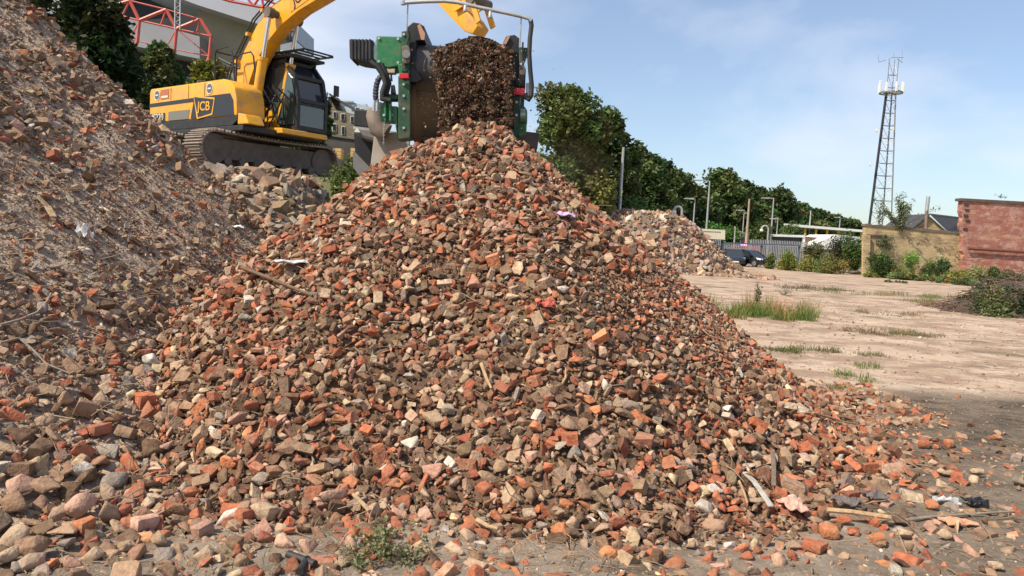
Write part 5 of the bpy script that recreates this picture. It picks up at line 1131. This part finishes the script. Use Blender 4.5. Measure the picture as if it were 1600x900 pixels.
wl = [((A_+d*q[0]+nn*q[1]).x, (A_+d*q[0]+nn*q[1]).z) for q in ((1.70, .05), (2.02, .02), (1.86, .15))]
MB(XH).side(wl, -.212, -.207).build('warning_triangle', MDEC, dip)
bkt = [(B_.x+a, B_.z+b) for a, b in ((-.25, -.42), (.2, -.45), (.35, -.6), (.1, -1.15), (-.5, -1.3), (-1.0, -.95), (-.9, -.8), (-.45, -.75), (-.3, -.4))]
MB(XH).side(bkt, -.45, .45).build('bucket', MTRKD, ex, bevel=.03)

# ------------------------------------------------------------------ crusher with discharge conveyor
CY = 8.9
def q3(px, py, Y=CY): return at(px, py, Y)
cr_ = thing('crusher', (q3(730, 200).x, CY+3, 0), 'green mobile crusher whose conveyor pours rubble onto the brick heap', 'crusher')
# discharge end
mot = MB().slab([(545, 60), (583, 62), (583, 100), (563, 97), (546, 91)], CY+.05, .30).build('motor', MBLK, cr_, bevel=.02)
mb = MB()
for i in range(6): mb.slab([(548+i*5.6, 60.6), (551.5+i*5.6, 60.9), (551.5+i*5.6, 95), (548+i*5.6, 92)], CY+.038, .32)
mb.build('fins', MBLK, mot, bevel=.006)
MB().slab([(583.5, 74), (587, 62), (590, 62), (590, 96), (584, 92)], CY+.08, .24).build('coupling', MGALV, cr_)
MB().slab([(588, 56), (628, 57), (628, 102), (606, 106), (588, 99)], CY+.02, .38).build('motor_housing', MGRN, cr_, bevel=.012)
MB().slab([(627.5, 49), (640, 47), (640, 66), (637.5, 80), (640, 103), (636, 112), (627.5, 112)], CY-.08, .07).build('side_plate', MGRND, cr_, bevel=.008)
MB().slab([(634, 60), (636, 42), (645, 34.5), (655, 36), (663, 41), (663, 62), (650, 64), (646, 130), (634, 130)], CY+.03, .9).build('side_guard', MBLK, cr_, bevel=.01)
MB().slab([(652, 40), (656, 37), (664, 52), (663, 62), (658, 62)], CY+.0, .028).build('wear_strip', mat('worn_strip', (.50, .27, .16), .8), cr_)
MB().slab([(622, 118), (641, 118), (641, 216), (622, 218)], CY-.02, .26).build('upright', MGRND, cr_, bevel=.01)
MB().slab([(621, 100), (640, 98), (640, 117), (624, 117)], CY-.05, .3).build('bracket', MGRN, cr_, bevel=.01)
MB().slab([(623.5, 114), (638, 114.5), (639, 122), (624, 122.5)], CY-.10, .04).build('reflector', MRED, cr_, bevel=.006)
MB().slab([(801, 136.5), (820, 138), (820, 149), (802, 147)], CY-.10, .04).build('reflector', MRED, cr_, bevel=.006)
# drum and belt
c = (q3(660, 101)+q3(660, 101))/2; cz = c.z; xl = q3(645, 101).x; xr = q3(806, 101).x; rd = .285
drum = MB().cyl((xl, CY+.30, cz), (xr, CY+.30, cz), rd, 40).build('head_drum', MBELT, cr_, smooth=True)
mb = MB(); L_ = 5.5; sl = math.radians(-23); dy, dz = math.cos(sl), math.sin(sl)
u0 = Vector((0, CY+.30, cz)); nz_ = Vector((0, -dz, dy)); dd = Vector((0, dy, dz))
for s_ in (1, -1):
    a = u0+nz_*(rd+.012)*s_; b = a+dd*L_; mb.prism([(xl+.01, a.y, a.z), (xr-.01, a.y, a.z), (xr-.01, b.y, b.z), (xl+.01, b.y, b.z)], nz_*.014*s_)
mb.build('belt', MBELT, cr_)
mb = MB()
for k in range(13):
    a = -1.9+k*.30
mb.tube([(xl+.02, CY+.30, cz), (xl+.03, CY+.30, cz)], rd+.02, 40); mb.build('belt_edge', MRUB, cr_, smooth=True)
for x_ in (xl-.14, xr+.03):
    a = u0+nz_*.10+dd*.25; b = a+dd*L_; MB().prism([(x_, a.y, a.z+.12), (x_, a.y, a.z-.34), (x_, b.y, b.z-.34), (x_, b.y, b.z+.12)], (.09, 0, 0)).build('conveyor_frame', MGRND, cr_)
MB().slab([(640, 128), (815, 136), (812, 222), (641, 214)], CY+.62, .04).build('back_plate', MBLK, cr_)
MB().slab([(641.5, 128), (650, 128), (650, 216), (641.5, 216)], CY+.1, .5).build('inner_plate', mat('rusty_plate', (.10, .055, .035), .9, var=.3, scale=5), cr_)
# right side
MB().slab([(786, 66), (791, 56), (804, 54), (812, 60), (814, 150), (806, 192), (797, 192), (795, 90)], CY+.02, .7).build('side_guard', MBLK, cr_, bevel=.01)
MB().slab([(786, 68), (793, 56), (797, 57), (789, 72)], CY-.01, .028).build('wear_strip', bpy.data.materials['worn_strip'], cr_)
MB().slab([(811, 73), (826, 74.5), (826, 82), (818, 100), (818, 126), (811, 136)], CY-.08, .10).build('side_plate', MGRND, cr_, bevel=.01)
MB().slab([(804, 122), (821, 124), (821, 136), (806, 134)], CY-.06, .2).build('bracket', MBLK, cr_, bevel=.01)
MB().slab([(822, 129), (829, 129), (829, 150), (822, 150)], CY-.06, .09).build('valve_block', MGALV, cr_, bevel=.01)
MB().slab([(803, 150), (812, 150), (812, 215), (803, 215)], CY+.0, .25).build('upright', MGRND, cr_)
MB().slab([(806, 190), (823, 192), (823, 204), (806, 210)], CY+.3, .4).build('lower_bracket', MGRN, cr_, bevel=.02)
MB().slab([(808, 170), (811, 165), (819, 165), (824, 172), (824, 192), (807, 192)], CY+.3, .3).build('roller_bracket', MGRN, cr_, bevel=.02)
a = q3(813, 180, CY+.25); b = q3(821, 180, CY+.25); MB().cyl((a.x, a.y, a.z), (b.x, b.y, b.z), .075, 16).build('guide_roller', MGALV, cr_, smooth=True)
MB().slab([(812, 204), (844, 208), (842, 214), (840, 231), (822, 229), (812, 222)], CY+.9, .5).build('rear_frame', MTRKD, cr_, bevel=.01)
# spray bar, hoses
mb = MB(); sp_ = [q3(*p, CY-.18) for p in ((628.5, 4.5), (660, 2.5), (694, 1.5), (716, 4), (750, 12), (790, 20), (815, 25.5), (827, 29), (830, 33))]
mb.tube(sp_, .021, 10).build('spray_bar', MGALV, cr_, smooth=True)
mb = MB(); mb.cyl(q3(630, 1.5, CY-.18), q3(630, 7.5, CY-.18), .028, 10)
for p in ((727, 8), (766, 18)): a = q3(*p, CY-.18); mb.tube([a, a+Vector((0, -.01, -.05))], .016, 8); mb.tube([a+Vector((0, -.01, -.05)), a+Vector((.005, -.01, -.07))], .026, 8)
mb.build('nozzle', MGALV, cr_)
for a, b in (((637.5, 3), (635.5, 46)), ((814.5, 26), (812, 74))): MB().tube([q3(*a, CY-.16), q3(*b, CY-.14)], .009, 6).build('support_rod', MGALV, cr_)
MB().tube([q3(*p, CY-.17) for p in ((829, 31), (830.5, 40), (828, 60), (827, 85), (828.5, 110), (831, 135), (830, 150), (826, 156), (822, 153), (821, 146))], .027, 10).build('hose', MRUB, cr_, smooth=True)
MB().tube([q3(*p, CY-.02) for p in ((579, 97), (590, 104), (598, 116), (603, 130), (598, 144), (597, 154), (610, 158))], .034, 10).build('hose', MRUB, cr_, smooth=True)
MB().tube([q3(*p, CY+.03) for p in ((596, 100), (604, 118), (608, 130), (603, 148))], .030, 10).build('hose', MRUB, cr_, smooth=True)
h = MB().tube([q3(*p, CY+.02) for p in ((600, 119), (593, 121), (589, 130), (587, 142), (587, 156))], .030, 10).build('braided_hose', MRUB, cr_, smooth=True)
mb = MB(); 
for p in ((589, 130), (588, 135), (587.3, 140), (587, 145), (587, 150), (591, 124), (595, 121)): c = q3(*p, CY+.02); mb.cyl(c-Vector((0, 0, .007)), c+Vector((0, 0, .007)), .035, 10)
mb.build('rings', mat('ring_grey', (.12, .12, .13), .4), h)
for xx in (585, 590): MB().tube([q3(xx, 154, CY+.02), q3(xx-1, 174, CY+.02)], .017, 8).build('fitting', MGALV, cr_, smooth=True)
MB().tube([q3(*p, CY) for p in ((611, 116), (612, 127))], .012, 8).build('bolt', MBLK, cr_)
MB().slab([(604, 107), (617, 107), (617, 114), (604, 114)], CY+.03, .12).build('junction_box', mat('tan_box', (.50, .42, .28), .6), cr_, bevel=.008)
MB().slab([(611, 133), (616, 132), (618, 146), (610, 146)], CY+.0, .06).build('valve', MBLK, cr_, bevel=.008)
mb = MB(); mb.slab([(596, 167), (598, 160), (604, 158), (606, 165), (621, 166), (621, 218), (617, 190), (594, 188), (594, 168)], CY+.05, .25); mb.build('bracket', MGRN, cr_, bevel=.01)
mb = MB()
for xx in (600, 608): mb.slab([(xx, 155), (xx+3.5, 155), (xx+3.5, 189), (xx, 189)], CY+.0, .045)
mb.build('gusset', MGRN, cr_, bevel=.006); MB().slab([(598, 146), (622, 147), (622, 155), (601, 155)], CY+.04, .2).build('cross_member', MGRND, cr_, bevel=.008)
mb = MB(); c0 = q3(600.5, 190, CY+.02)
for i in range(13):
    z = c0.z-.012-i*.020; mb.tube([Vector((c0.x+(.007*math.cos(a) if i % 2 else 0), c0.y+(0 if i % 2 else .007*math.cos(a)), z+.012*math.sin(a))) for a in np.linspace(0, 6.283, 9)], .0032, 5)
mb.build('chain', MGALV, cr_)
# crusher body further back (magnet, hopper, chute)
MB().slab([(553, 170), (592, 173), (596, 190), (592, 202), (553, 197)], CY+1.6, .5).build('magnet_guard', MBLK, cr_, bevel=.02)
MB().slab([(549, 196), (600, 202), (622, 206), (620, 219), (590, 222), (566, 216), (552, 207)], CY+1.3, .6).build('chute', MSILV, cr_, bevel=.04)
MB().tube([q3(592, 160, CY+.9), q3(590, 172, CY+.9)], .06, 16).build('duct_cap', MGALV, cr_, smooth=True)
MB().tube([q3(589, 172, CY+.9), q3(588, 180, CY+.9), q3(592, 200, CY+.9), q3(604, 208, CY+.9)], [.12, .13, .13, .12], 20).build('duct', MTRK, cr_, smooth=True)
MB().slab([(553, 208), (585, 214), (585, 256), (556, 256)], CY+1.7, .4).build('dark_panel', MBLK, cr_)
MB().slab([(551, 240), (553, 236), (578, 262), (566, 280), (552, 262)], CY+1.5, .1).build('lower_chute', MSILV, cr_)
MB().slab([(584, 214), (600, 208), (622, 206), (640, 213), (640, 300), (574, 300)], CY+1.0, .06).build('pale_panel', MBEI, cr_, bevel=.01)
tri = mat('triangle_decal', (.75, .73, .68), .5); MB().slab([(553, 206), (558, 199), (563, 207)], CY+1.27, .02).build('triangle_sign', tri, cr_)
for (bx_, by_, Yb_) in ((592, 60, CY+.02), (622, 61, CY+.02), (592, 96, CY+.02), (622, 98, CY+.02), (631, 54, CY-.08), (631, 76, CY-.08), (631, 94, CY-.08), (631, 132, CY-.02), (631, 150, CY-.02), (631, 170, CY-.02), (631, 200, CY-.02), (816, 80, CY-.08), (814, 100, CY-.08), (814, 120, CY-.08), (600, 180, CY+.0), (612, 180, CY+.05), (807, 160, CY+0), (807, 180, CY+0)):
    c = q3(bx_, by_, Yb_); MB().cyl(c-Vector((0, .014, 0)), c, .016, 6).build('bolt', MGALV, cr_)
mb = MB()
mb.tube([q3(*p, CY-.1) for p in ((637, 45), (639, 56), (636, 70), (638, 84), (634, 96), (633, 108))], .010, 6); mb.build('cable', MRUB, cr_, smooth=True)
mb = MB()
mb.tube([q3(*p, CY-.1) for p in ((817, 66), (816, 88), (818, 104), (814, 118), (812, 130))], .010, 6); mb.build('cable', MRUB, cr_, smooth=True)
MB().slab([(627, 72), (638, 70), (641, 78), (640, 98), (630, 100)], CY-.13, .045).build('bearing_housing', MTRKD, cr_, bevel=.012)
MB().cyl(q3(634.5, 84, CY-.165), q3(634.5, 84, CY-.13), .045, 16).build('shaft_end', MGALV, cr_, smooth=True)
MB().slab([(812, 102), (819, 102), (822, 108), (820, 118), (812, 118)], CY-.13, .045).build('bearing_housing', MTRKD, cr_, bevel=.012)
MB().slab([(640.5, 100), (652, 112), (660, 124), (651, 128), (641, 128)], CY-.03, .05).build('scraper', MBLK, cr_, bevel=.006)
MB().box(-2.0, .1, CY+3.6, CY+9.0, .6, 2.2).build('crusher_body', MGRN, cr_, bevel=.05)
for x_ in (-2.1, .4): MB().box(x_, x_+.45, CY+3.8, CY+8.4, 0, .65).build('crawler_track', MTRK, cr_, bevel=.15)
MB().prism([(-2.2, CY+6.2, 2.4), (.1, CY+6.2, 2.4), (.3, CY+5.9, 2.8), (-2.5, CY+5.9, 2.8)], (0, 3.2, 0)).build('hopper', MGRND, cr_)

# the pouring rubble: thousands of tumbling pieces
def stream(n, lo_s, sg, mx_, back, wts):
    u = rng.random(n)**.95; px_ = 672+rng.random(n)*130; py_ = 58+u*152; px_ += rng.normal(0, 4+6*u, n)
    px_ += 10*(fbm(px_*0, py_, 22, 3)-.5)
    top_ = 76-20*np.exp(-((px_-742)/40)**2)+16*(np.abs(px_-740)/66)**6*.5+4*(fbm(px_, px_*0, 9, 7)-.5); py_ = np.maximum(py_, top_+rng.random(n)*5)
    # uneven clumps falling together: thin out along ragged vertical gaps
    dn = fbm(px_, py_*.35, 20, 77); edge = np.minimum(px_-668-.10*(py_-60), 806-px_)/14; k = rng.random(n) < (.35+1.1*(dn > .42))*np.clip(edge, 0, 1)
    px_, py_, u = px_[k], py_[k], u[k]; n = len(px_)
    Yd = CY-.06-.34*np.sin(np.clip((py_-58)/152*1.5, 0, 1.57))+back+rng.normal(0, .05, n)+.16*(fbm(px_, py_, 18, 9)-.5)
    Pp = np.array([at(a, b, c)[:] for a, b, c in zip(px_, py_, Yd)])
    s_ = np.clip(np.exp(rng.normal(np.log(lo_s), sg, n)), .003, mx_)
    fs = prep(Pp, rng.standard_normal((n, 3)), s_, wts, .5, (0, .01)); fs['S'][:, 2] *= rng.uniform(.5, 1.3, n); return fs
dk = stream(17000, .0068, .5, .020, .04, [1.5, .6, 60, 26, 3, .5, .2, 2, .6, 0, 4]); dk['c'] *= .55
lg = stream(900, .015, .5, .038, -.05, [6, 4, 34, 30, 9, 4, 1, 8, 2, 1, 8]); lg['c'] *= .66
ex_ = prep(np.array([at(735+rng.normal(0, 46), 70+150*rng.random(), CY-.35+rng.normal(0, .14))[:] for _ in range(520)]), rng.standard_normal((520, 3)), np.clip(np.exp(rng.normal(np.log(.007), .5, 520)), .003, .022), [6, 3, 40, 26, 8, 3, 1, 6, 2, 1, 8], .5, (0, .01)); ex_['c'] *= .8
sets_ = [instance(q['P'], q['R'], q['S'], q['pid'], q['c'], LO) for q in (dk, lg, ex_)]
nx_, nz_2 = 46, 60; V = []
for j in range(nz_2):
    for i in range(nx_):
        px_ = 678+120*i/(nx_-1); v_ = j/(nz_2-1); py_ = 74-18*math.exp(-((px_-742)/40)**2)+6*(abs(px_-740)/62)**6+v_*136; px_ += (1-i/(nx_-1))*14*v_
        yd = CY+.02-.32*math.sin(min(v_*1.5, 1.57))+.16*mnoise.noise(Vector((px_*.05, py_*.05, 1)))+.07*mnoise.noise(Vector((px_*.2, py_*.2, 2)))
        px_ += 9*mnoise.noise(Vector((py_*.12, i*.2, 5)))*(1 if 0 < i < nx_-1 else 1.6); V.append(at(px_, py_, yd)[:])
Fq = []
for j in range(nz_2-1):
    for i in range(nx_-1):
        a = j*nx_+i
        if mnoise.noise(Vector((i*.28, j*.09, 9))) < .30 or 8 < i < 38: Fq += [(a, a+1, a+nx_+1), (a, a+nx_+1, a+nx_)]
MSTR = mat('falling_soil', (.10, .066, .043), .98, var=.4, scale=14, bump=1, bscale=50, spec=.05, bdist=.03)
stuff_heap('falling_rubble', 'dark curtain of soil and stones pouring off the conveyor belt', 'falling rubble', (np.array(V), np.array(Fq)), MSTR, sets_)

# ------------------------------------------------------------------ bits of litter on the heaps
def onheap(px, py, lift=.03):
    d = ray(px, py).normalized(); t_ = 2.0
    while t_ < 30:
        q = CAM+d*t_; a = (np.array(q.x), np.array(q.y)); hh = max(float(H_main(*a)), float(H_left(*a)), float(g_h(*a)))
        if q.z < hh+lift: return q
        t_ += .01
    return gnd(px, py)
def stick(pp, r_, m_, name, label, cat, taper=.6, flat=None, lift=.07):
    pts = [onheap(x, y, lift) for x, y in pp]; o = pts[0]; n = len(pts)
    mb = MB(Matrix.Translation(-o)); 
    if flat:
        for a, b in zip(pts, pts[1:]): mb.bar(a, b+(b-a).normalized()*.01, flat, .014)
    else: mb.tube(pts, [r_*(1-(1-taper)*i/(n-1)) for i in range(n)], 7)
    ob = mb.build(name, m_, bevel=.004 if flat else 0, smooth=not flat); ob.location = o; return tag(ob, label, cat)
stick([(378, 418), (410, 430), (452, 447), (488, 462)], .016, mat('dark_stick', (.15, .09, .055), .9, var=.3, scale=20), 'wooden_stick', 'dark brown stick lying across the upper left of the brick heap', 'stick')
stick([(1163, 738), (1178, 752), (1192, 772), (1204, 790)], .02, MGWOOD, 'strap', 'grey bent strap lying on the right slope of the heap', 'strap', flat=.035)
stick([(1207, 703), (1209, 730), (1209, 758)], .018, mat('dark_timber', (.16, .12, .09), .9, var=.3, scale=20), 'timber', 'dark upright timber piece just right of the grey strap', 'timber', flat=.03)
stick([(1155, 752), (1163, 770), (1168, 786)], .009, MWOOD, 'wood_sliver', 'thin tan sliver left of the grey strap', 'wood sliver')
stick([(1292, 797), (1330, 800), (1392, 809)], .017, MWOOD, 'wooden_stick', 'long pale splintered stick at the right toe of the heap', 'stick', .9)
stick([(1270, 645), (1300, 653), (1322, 660), (1340, 662)], .012, MWOOD, 'wooden_stick', 'thin curved stick at the upper edge of the right toe', 'stick')
stick([(1380, 818), (1450, 808), (1520, 803), (1596, 798)], .010, mat('grey_twig', (.26, .21, .16), .9, var=.3, scale=20), 'branch', 'long thin branch reaching to the right edge on dark soil', 'branch', lift=.02)
stick([(752, 568), (760, 590), (768, 607)], .014, MWOOD, 'wood_sliver', 'tan wood sliver at the centre of the heap', 'wood sliver')
stick([(1020, 655), (1035, 667), (1056, 681)], .008, MWOOD, 'wood_sliver', 'thin pale sliver on the right half of the lower slope', 'wood sliver')
stick([(552, 772), (566, 786), (576, 797)], .012, MWOOD, 'wood_sliver', 'yellow wood sliver near the left foot of the heap', 'wood sliver', flat=.022)
stick([(745, 812), (762, 822), (778, 826)], .014, MWOOD, 'wood_sliver', 'orange wood sliver at the middle foot', 'wood sliver')
stick([(60, 308), (74, 322), (83, 338)], .02, MWOOD, 'plank_offcut', 'pale plank offcut on the soil heap', 'plank', flat=.05)
stick([(232, 262), (243, 271), (254, 280)], .012, MWOOD, 'wood_sliver', 'thin tan sliver on the right face of the soil heap', 'wood sliver')
stick([(878, 600), (884, 590), (884, 575)], .008, MWOOD, 'wood_sliver', 'short upright sliver on the soil streaked slope', 'wood sliver')
tw = mat('root_grey', (.30, .24, .18), .9, var=.3, scale=20)
stick([(0, 508), (30, 500), (58, 488), (74, 470), (80, 458)], .011, tw, 'branch', 'forked grey branch lying at the far left of the soil heap', 'branch'); stick([(0, 536), (30, 528), (50, 545), (72, 568), (110, 584)], .009, tw, 'branch', 'second grey branch below the forked one', 'branch')
stick([(40, 500), (70, 503), (96, 502)], .007, tw, 'branch', 'short pale twig beside the forked branch', 'branch')
stick([(1225, 615), (1232, 600), (1226, 585)], .006, tw, 'twig', 'bare twig sticking up from the right slope', 'twig', lift=.03)
p = onheap(462, 412, .05); crumple('torn_board', p, .34, .13, .05, mat('grey_board', (.62, .60, .56), .8, var=.2, scale=20), 'torn pale grey board lying on the upper left of the brick heap', 'board', rz=R(38), seed=11)
p = onheap(884, 339, .05); crumple('cloth_scrap', p, .17, .12, .06, mat('lilac_cloth', (.50, .36, .55), .8), 'crumpled lilac cloth scrap on the right shoulder of the heap', 'cloth scrap', seed=21)
p = onheap(131, 370, .05); crumple('paper_scrap', p, .10, .12, .14, MWHT, 'upright white paper scrap on the soil heap', 'paper scrap', seed=31)
p = onheap(372, 356, .05); crumple('paper_scrap', p, .13, .08, .04, MWHT, 'small white scrap low on the right face of the soil heap', 'paper scrap', seed=32)
p = onheap(1478, 785, .02); crumple('plastic_bottle', p, .17, .05, .05, mat('clear_plastic', (.50, .52, .52), .15, spec=.9), 'flattened clear plastic bottle on dark soil at right', 'bottle', seed=41)
p = onheap(1522, 787, .02); crumple('plastic_scrap', p, .15, .10, .06, mat('black_plastic', (.015, .015, .016), .3), 'black plastic scrap right of the clear bottle', 'plastic scrap', seed=42)
p = onheap(1240, 792, .05); crumple('plaster_sheet', p, .15, .20, .05, mat('pink_plaster', (.58, .33, .25), .9, var=.15, scale=15), 'salmon pink plaster sheet leaning on the right toe stones', 'plaster sheet', seed=43)
p = onheap(1497, 817, .02); crumple('tile_fragment', p, .19, .11, .035, mat('orange_tile', (.60, .30, .17), .85, var=.15, scale=15), 'flat orange tile fragment on dark soil below the bottle', 'tile fragment', seed=44)
p = onheap(1325, 787, .05); crumple('felt_scrap', p, .18, .13, .07, mat('grey_felt', (.14, .11, .10), .9, var=.3, scale=15), 'dark grey roofing felt scrap on the right toe', 'felt scrap', seed=45)
p = onheap(1365, 775, .05); crumple('felt_scrap', p, .14, .10, .05, bpy.data.materials['grey_felt'], 'second dark felt scrap right of the splintered stick', 'felt scrap', seed=46)
p = onheap(855, 478, .05); crumple('red_scrap', p, .12, .08, .05, mat('red_rubber', (.45, .08, .06), .6), 'small red folded scrap near the middle of the heap', 'scrap', seed=47)
# low weeds and grasses in the foreground and over the slab
G2 = 'small grass tufts on the bare slab'
p = gnd(600, 872); spray(p.x, p.y, .0, 22, .28, (.20, .23, .10), .012, 'low bramble weeds at the front foot of the brick heap', 'bramble', 'weed', None, 1.05, 24, .6, .5, th=.0022)
p = gnd(560, 888); spray(p.x, p.y, .0, 14, .22, (.22, .24, .11), .011, 'small leafy weed left of the foreground bramble', 'bramble', 'weed', None, 1.1, 20, .6, .5, th=.002)
p = gnd(645, 880); spray(p.x, p.y, .0, 12, .20, (.22, .24, .11), .011, 'small leafy weed right of the foreground bramble', 'bramble', 'weed', None, 1.1, 20, .6, .5, th=.002)
p = gnd(318, 875); grass([(p.x, p.y, .0), (p.x+.15, p.y+.05, 0)], 'thin green grass tuft on the soil below the pale block', name='grass_patch', kind='stuff', n=30, L=.07, w=.0025, spread=.9)
p = gnd(525, 835); grass([(p.x, p.y, .0), (p.x+.12, p.y-.05, 0)], 'dry straw tuft at the left of the foreground weeds', name='grass_patch', kind='stuff', n=40, L=.16, w=.0025, spread=1.2, base=(.42, .33, .18))
for i, (a, b, c_, e) in enumerate(((450, 872, 492, 888), (468, 900, 480, 880))):
    A_ = gnd(a, b); B_ = gnd(c_, e); A_.z = B_.z = .02; o = MB(Matrix.Translation(-A_)).tube([A_, B_], .02, 10).build('pipe_offcut', MRUB, smooth=True); o.location = A_; tag(o, ('upper' if i == 0 else 'lower')+' black pipe offcut beside the foreground weeds', 'pipe')
def patch(c, hw, hd, n_, label, L=.18, nb=60, base=(.15, .20, .05), w=.005, spread=.6, rad=.13, group=G2):
    p = gnd(*c); pts = []
    for i in range(n_):
        a = random.uniform(0, 6.28); q = random.random()**.5; x_ = p.x+math.cos(a)*q*hw; y_ = p.y+math.sin(a)*q*hd; pts.append((x_, y_, float(g_h(np.array(x_), np.array(y_)))))
    return grass(pts, label, name='grass_patch', n=nb, L=L, w=w, base=base, spread=spread, rad=rad, kind='stuff')
patch((1160, 492), 1.6, 1.2, 30, 'long green grass clump beside the brick heap', L=.45, nb=80, base=(.13, .19, .045), w=.008, rad=.25, spread=.45)
patch((1200, 488), 1.2, 1.0, 18, 'dry yellowing end of the long grass clump', L=.55, nb=80, base=(.33, .29, .12), w=.007, rad=.22)
p = gnd(1182, 485); spray(p.x, p.y, 0, 9, .95, (.15, .16, .07), .035, 'tall dry weed rising from the long grass', 'weed', 'weed', None, .14, 30)
p = gnd(1225, 462); spray(p.x, p.y, 0, 14, .5, (.38, .36, .26), .03, 'pale seeding weed behind the long grass', 'weed', 'weed', None, .8, 20)
patch((1240, 548), .95, .30, 22, 'flat green and brown weed patch on the slab', L=.13, nb=60, base=(.14, .16, .055), spread=1.1, rad=.18)
patch((1338, 590), .20, .30, 6, 'small green tuft at the slab crack', L=.12, nb=50, spread=.9); patch((1352, 574), .16, .2, 5, 'higher green tuft along the slab crack', L=.12, nb=50, spread=.9)
patch((1303, 636), .09, .08, 4, 'green tuft nearest the heap toe', L=.11, nb=60, spread=.8, rad=.07); patch((1320, 607), .14, .08, 4, 'flat tuft in the middle of the slab crack', L=.08, nb=50, spread=1.1)
patch((1360, 556), .3, .25, 7, 'faint green tuft high on the slab crack', L=.12, nb=40, spread=1.0, base=(.16, .19, .08))
patch((1390, 520), 1.0, .7, 26, 'sprawling brown green patch at the slab middle', L=.15, nb=45, base=(.17, .15, .075), spread=1.1, rad=.2); patch((1418, 522), .35, .2, 6, 'bright green tuft by the sprawling patch', L=.16, nb=60, spread=.9)
patch((1385, 491), 1.1, .6, 14, 'thin green strip farther up the slab', L=.16, nb=45, base=(.15, .17, .06), spread=1.0, rad=.25)
patch((1270, 452), 1.5, .9, 22, 'dark twiggy mound of cuttings on the slab', L=.3, nb=50, base=(.12, .09, .06), spread=1.1, rad=.3)
patch((1400, 462), 5.0, 1.6, 46, 'ragged green fringe along the wall side of the slab', L=.25, nb=60, base=(.16, .19, .06), spread=.8, rad=.4)
patch((1520, 478), 2.6, 1.6, 34, 'mixed grass before the brush heap', L=.22, nb=60, base=(.19, .18, .075), spread=.8, rad=.35)
patch((1250, 420), 2.4, 1.2, 30, 'dry grass edge under the yellow green weeds', L=.45, nb=60, base=(.30, .27, .10), spread=.6, rad=.4, w=.012)

# ------------------------------------------------------------------ brown dust hanging round the falling rubble
def dust(px, py, Y, rx, ry, rz, dens, label):
    p = at(px, py, Y); bm = bmesh.new(); bmesh.ops.create_icosphere(bm, subdivisions=3, radius=1)
    for v in bm.verts: n = 1+.35*mnoise.noise(v.co*1.3+Vector((px, 0, 0))); v.co = Vector((v.co.x*rx*n, v.co.y*ry*n, v.co.z*rz*n))
    me = bpy.data.meshes.new('dust_cloud'); bm.to_mesh(me); bm.free()
    M = bpy.data.materials.new('dust'); M.use_nodes = True; t = M.node_tree; t.nodes.clear(); o = t.nodes.new('ShaderNodeOutputMaterial'); v = t.nodes.new('ShaderNodeVolumePrincipled')
    v.inputs['Color'].default_value = (.42, .28, .17, 1); v.inputs['Density'].default_value = dens; v.inputs['Anisotropy'].default_value = .2
    tc = t.nodes.new('ShaderNodeTexCoord'); ln = t.nodes.new('ShaderNodeVectorMath'); ln.operation = 'DIVIDE'; ln.inputs[1].default_value = (rx, ry, rz); t.links.new(tc.outputs['Object'], ln.inputs[0])
    le = t.nodes.new('ShaderNodeVectorMath'); le.operation = 'LENGTH'; t.links.new(ln.outputs[0], le.inputs[0]); mr = t.nodes.new('ShaderNodeMapRange'); mr.inputs[1].default_value = .95; mr.inputs[2].default_value = .1; mr.inputs[4].default_value = dens
    t.links.new(le.outputs['Value'], mr.inputs[0]); t.links.new(mr.outputs[0], v.inputs['Density']); t.links.new(v.outputs[0], o.inputs['Volume'])
    tag(link('dust_cloud', me, M, origin=p), label, 'dust', kind='stuff')
dust(668, 175, CY-.1, .34, .22, .38, 1.5, 'brown dust drifting left of the falling rubble')
dust(880, 265, CY+1.2, .70, .5, .55, .55, 'faint brown dust drifting right of the heap peak')
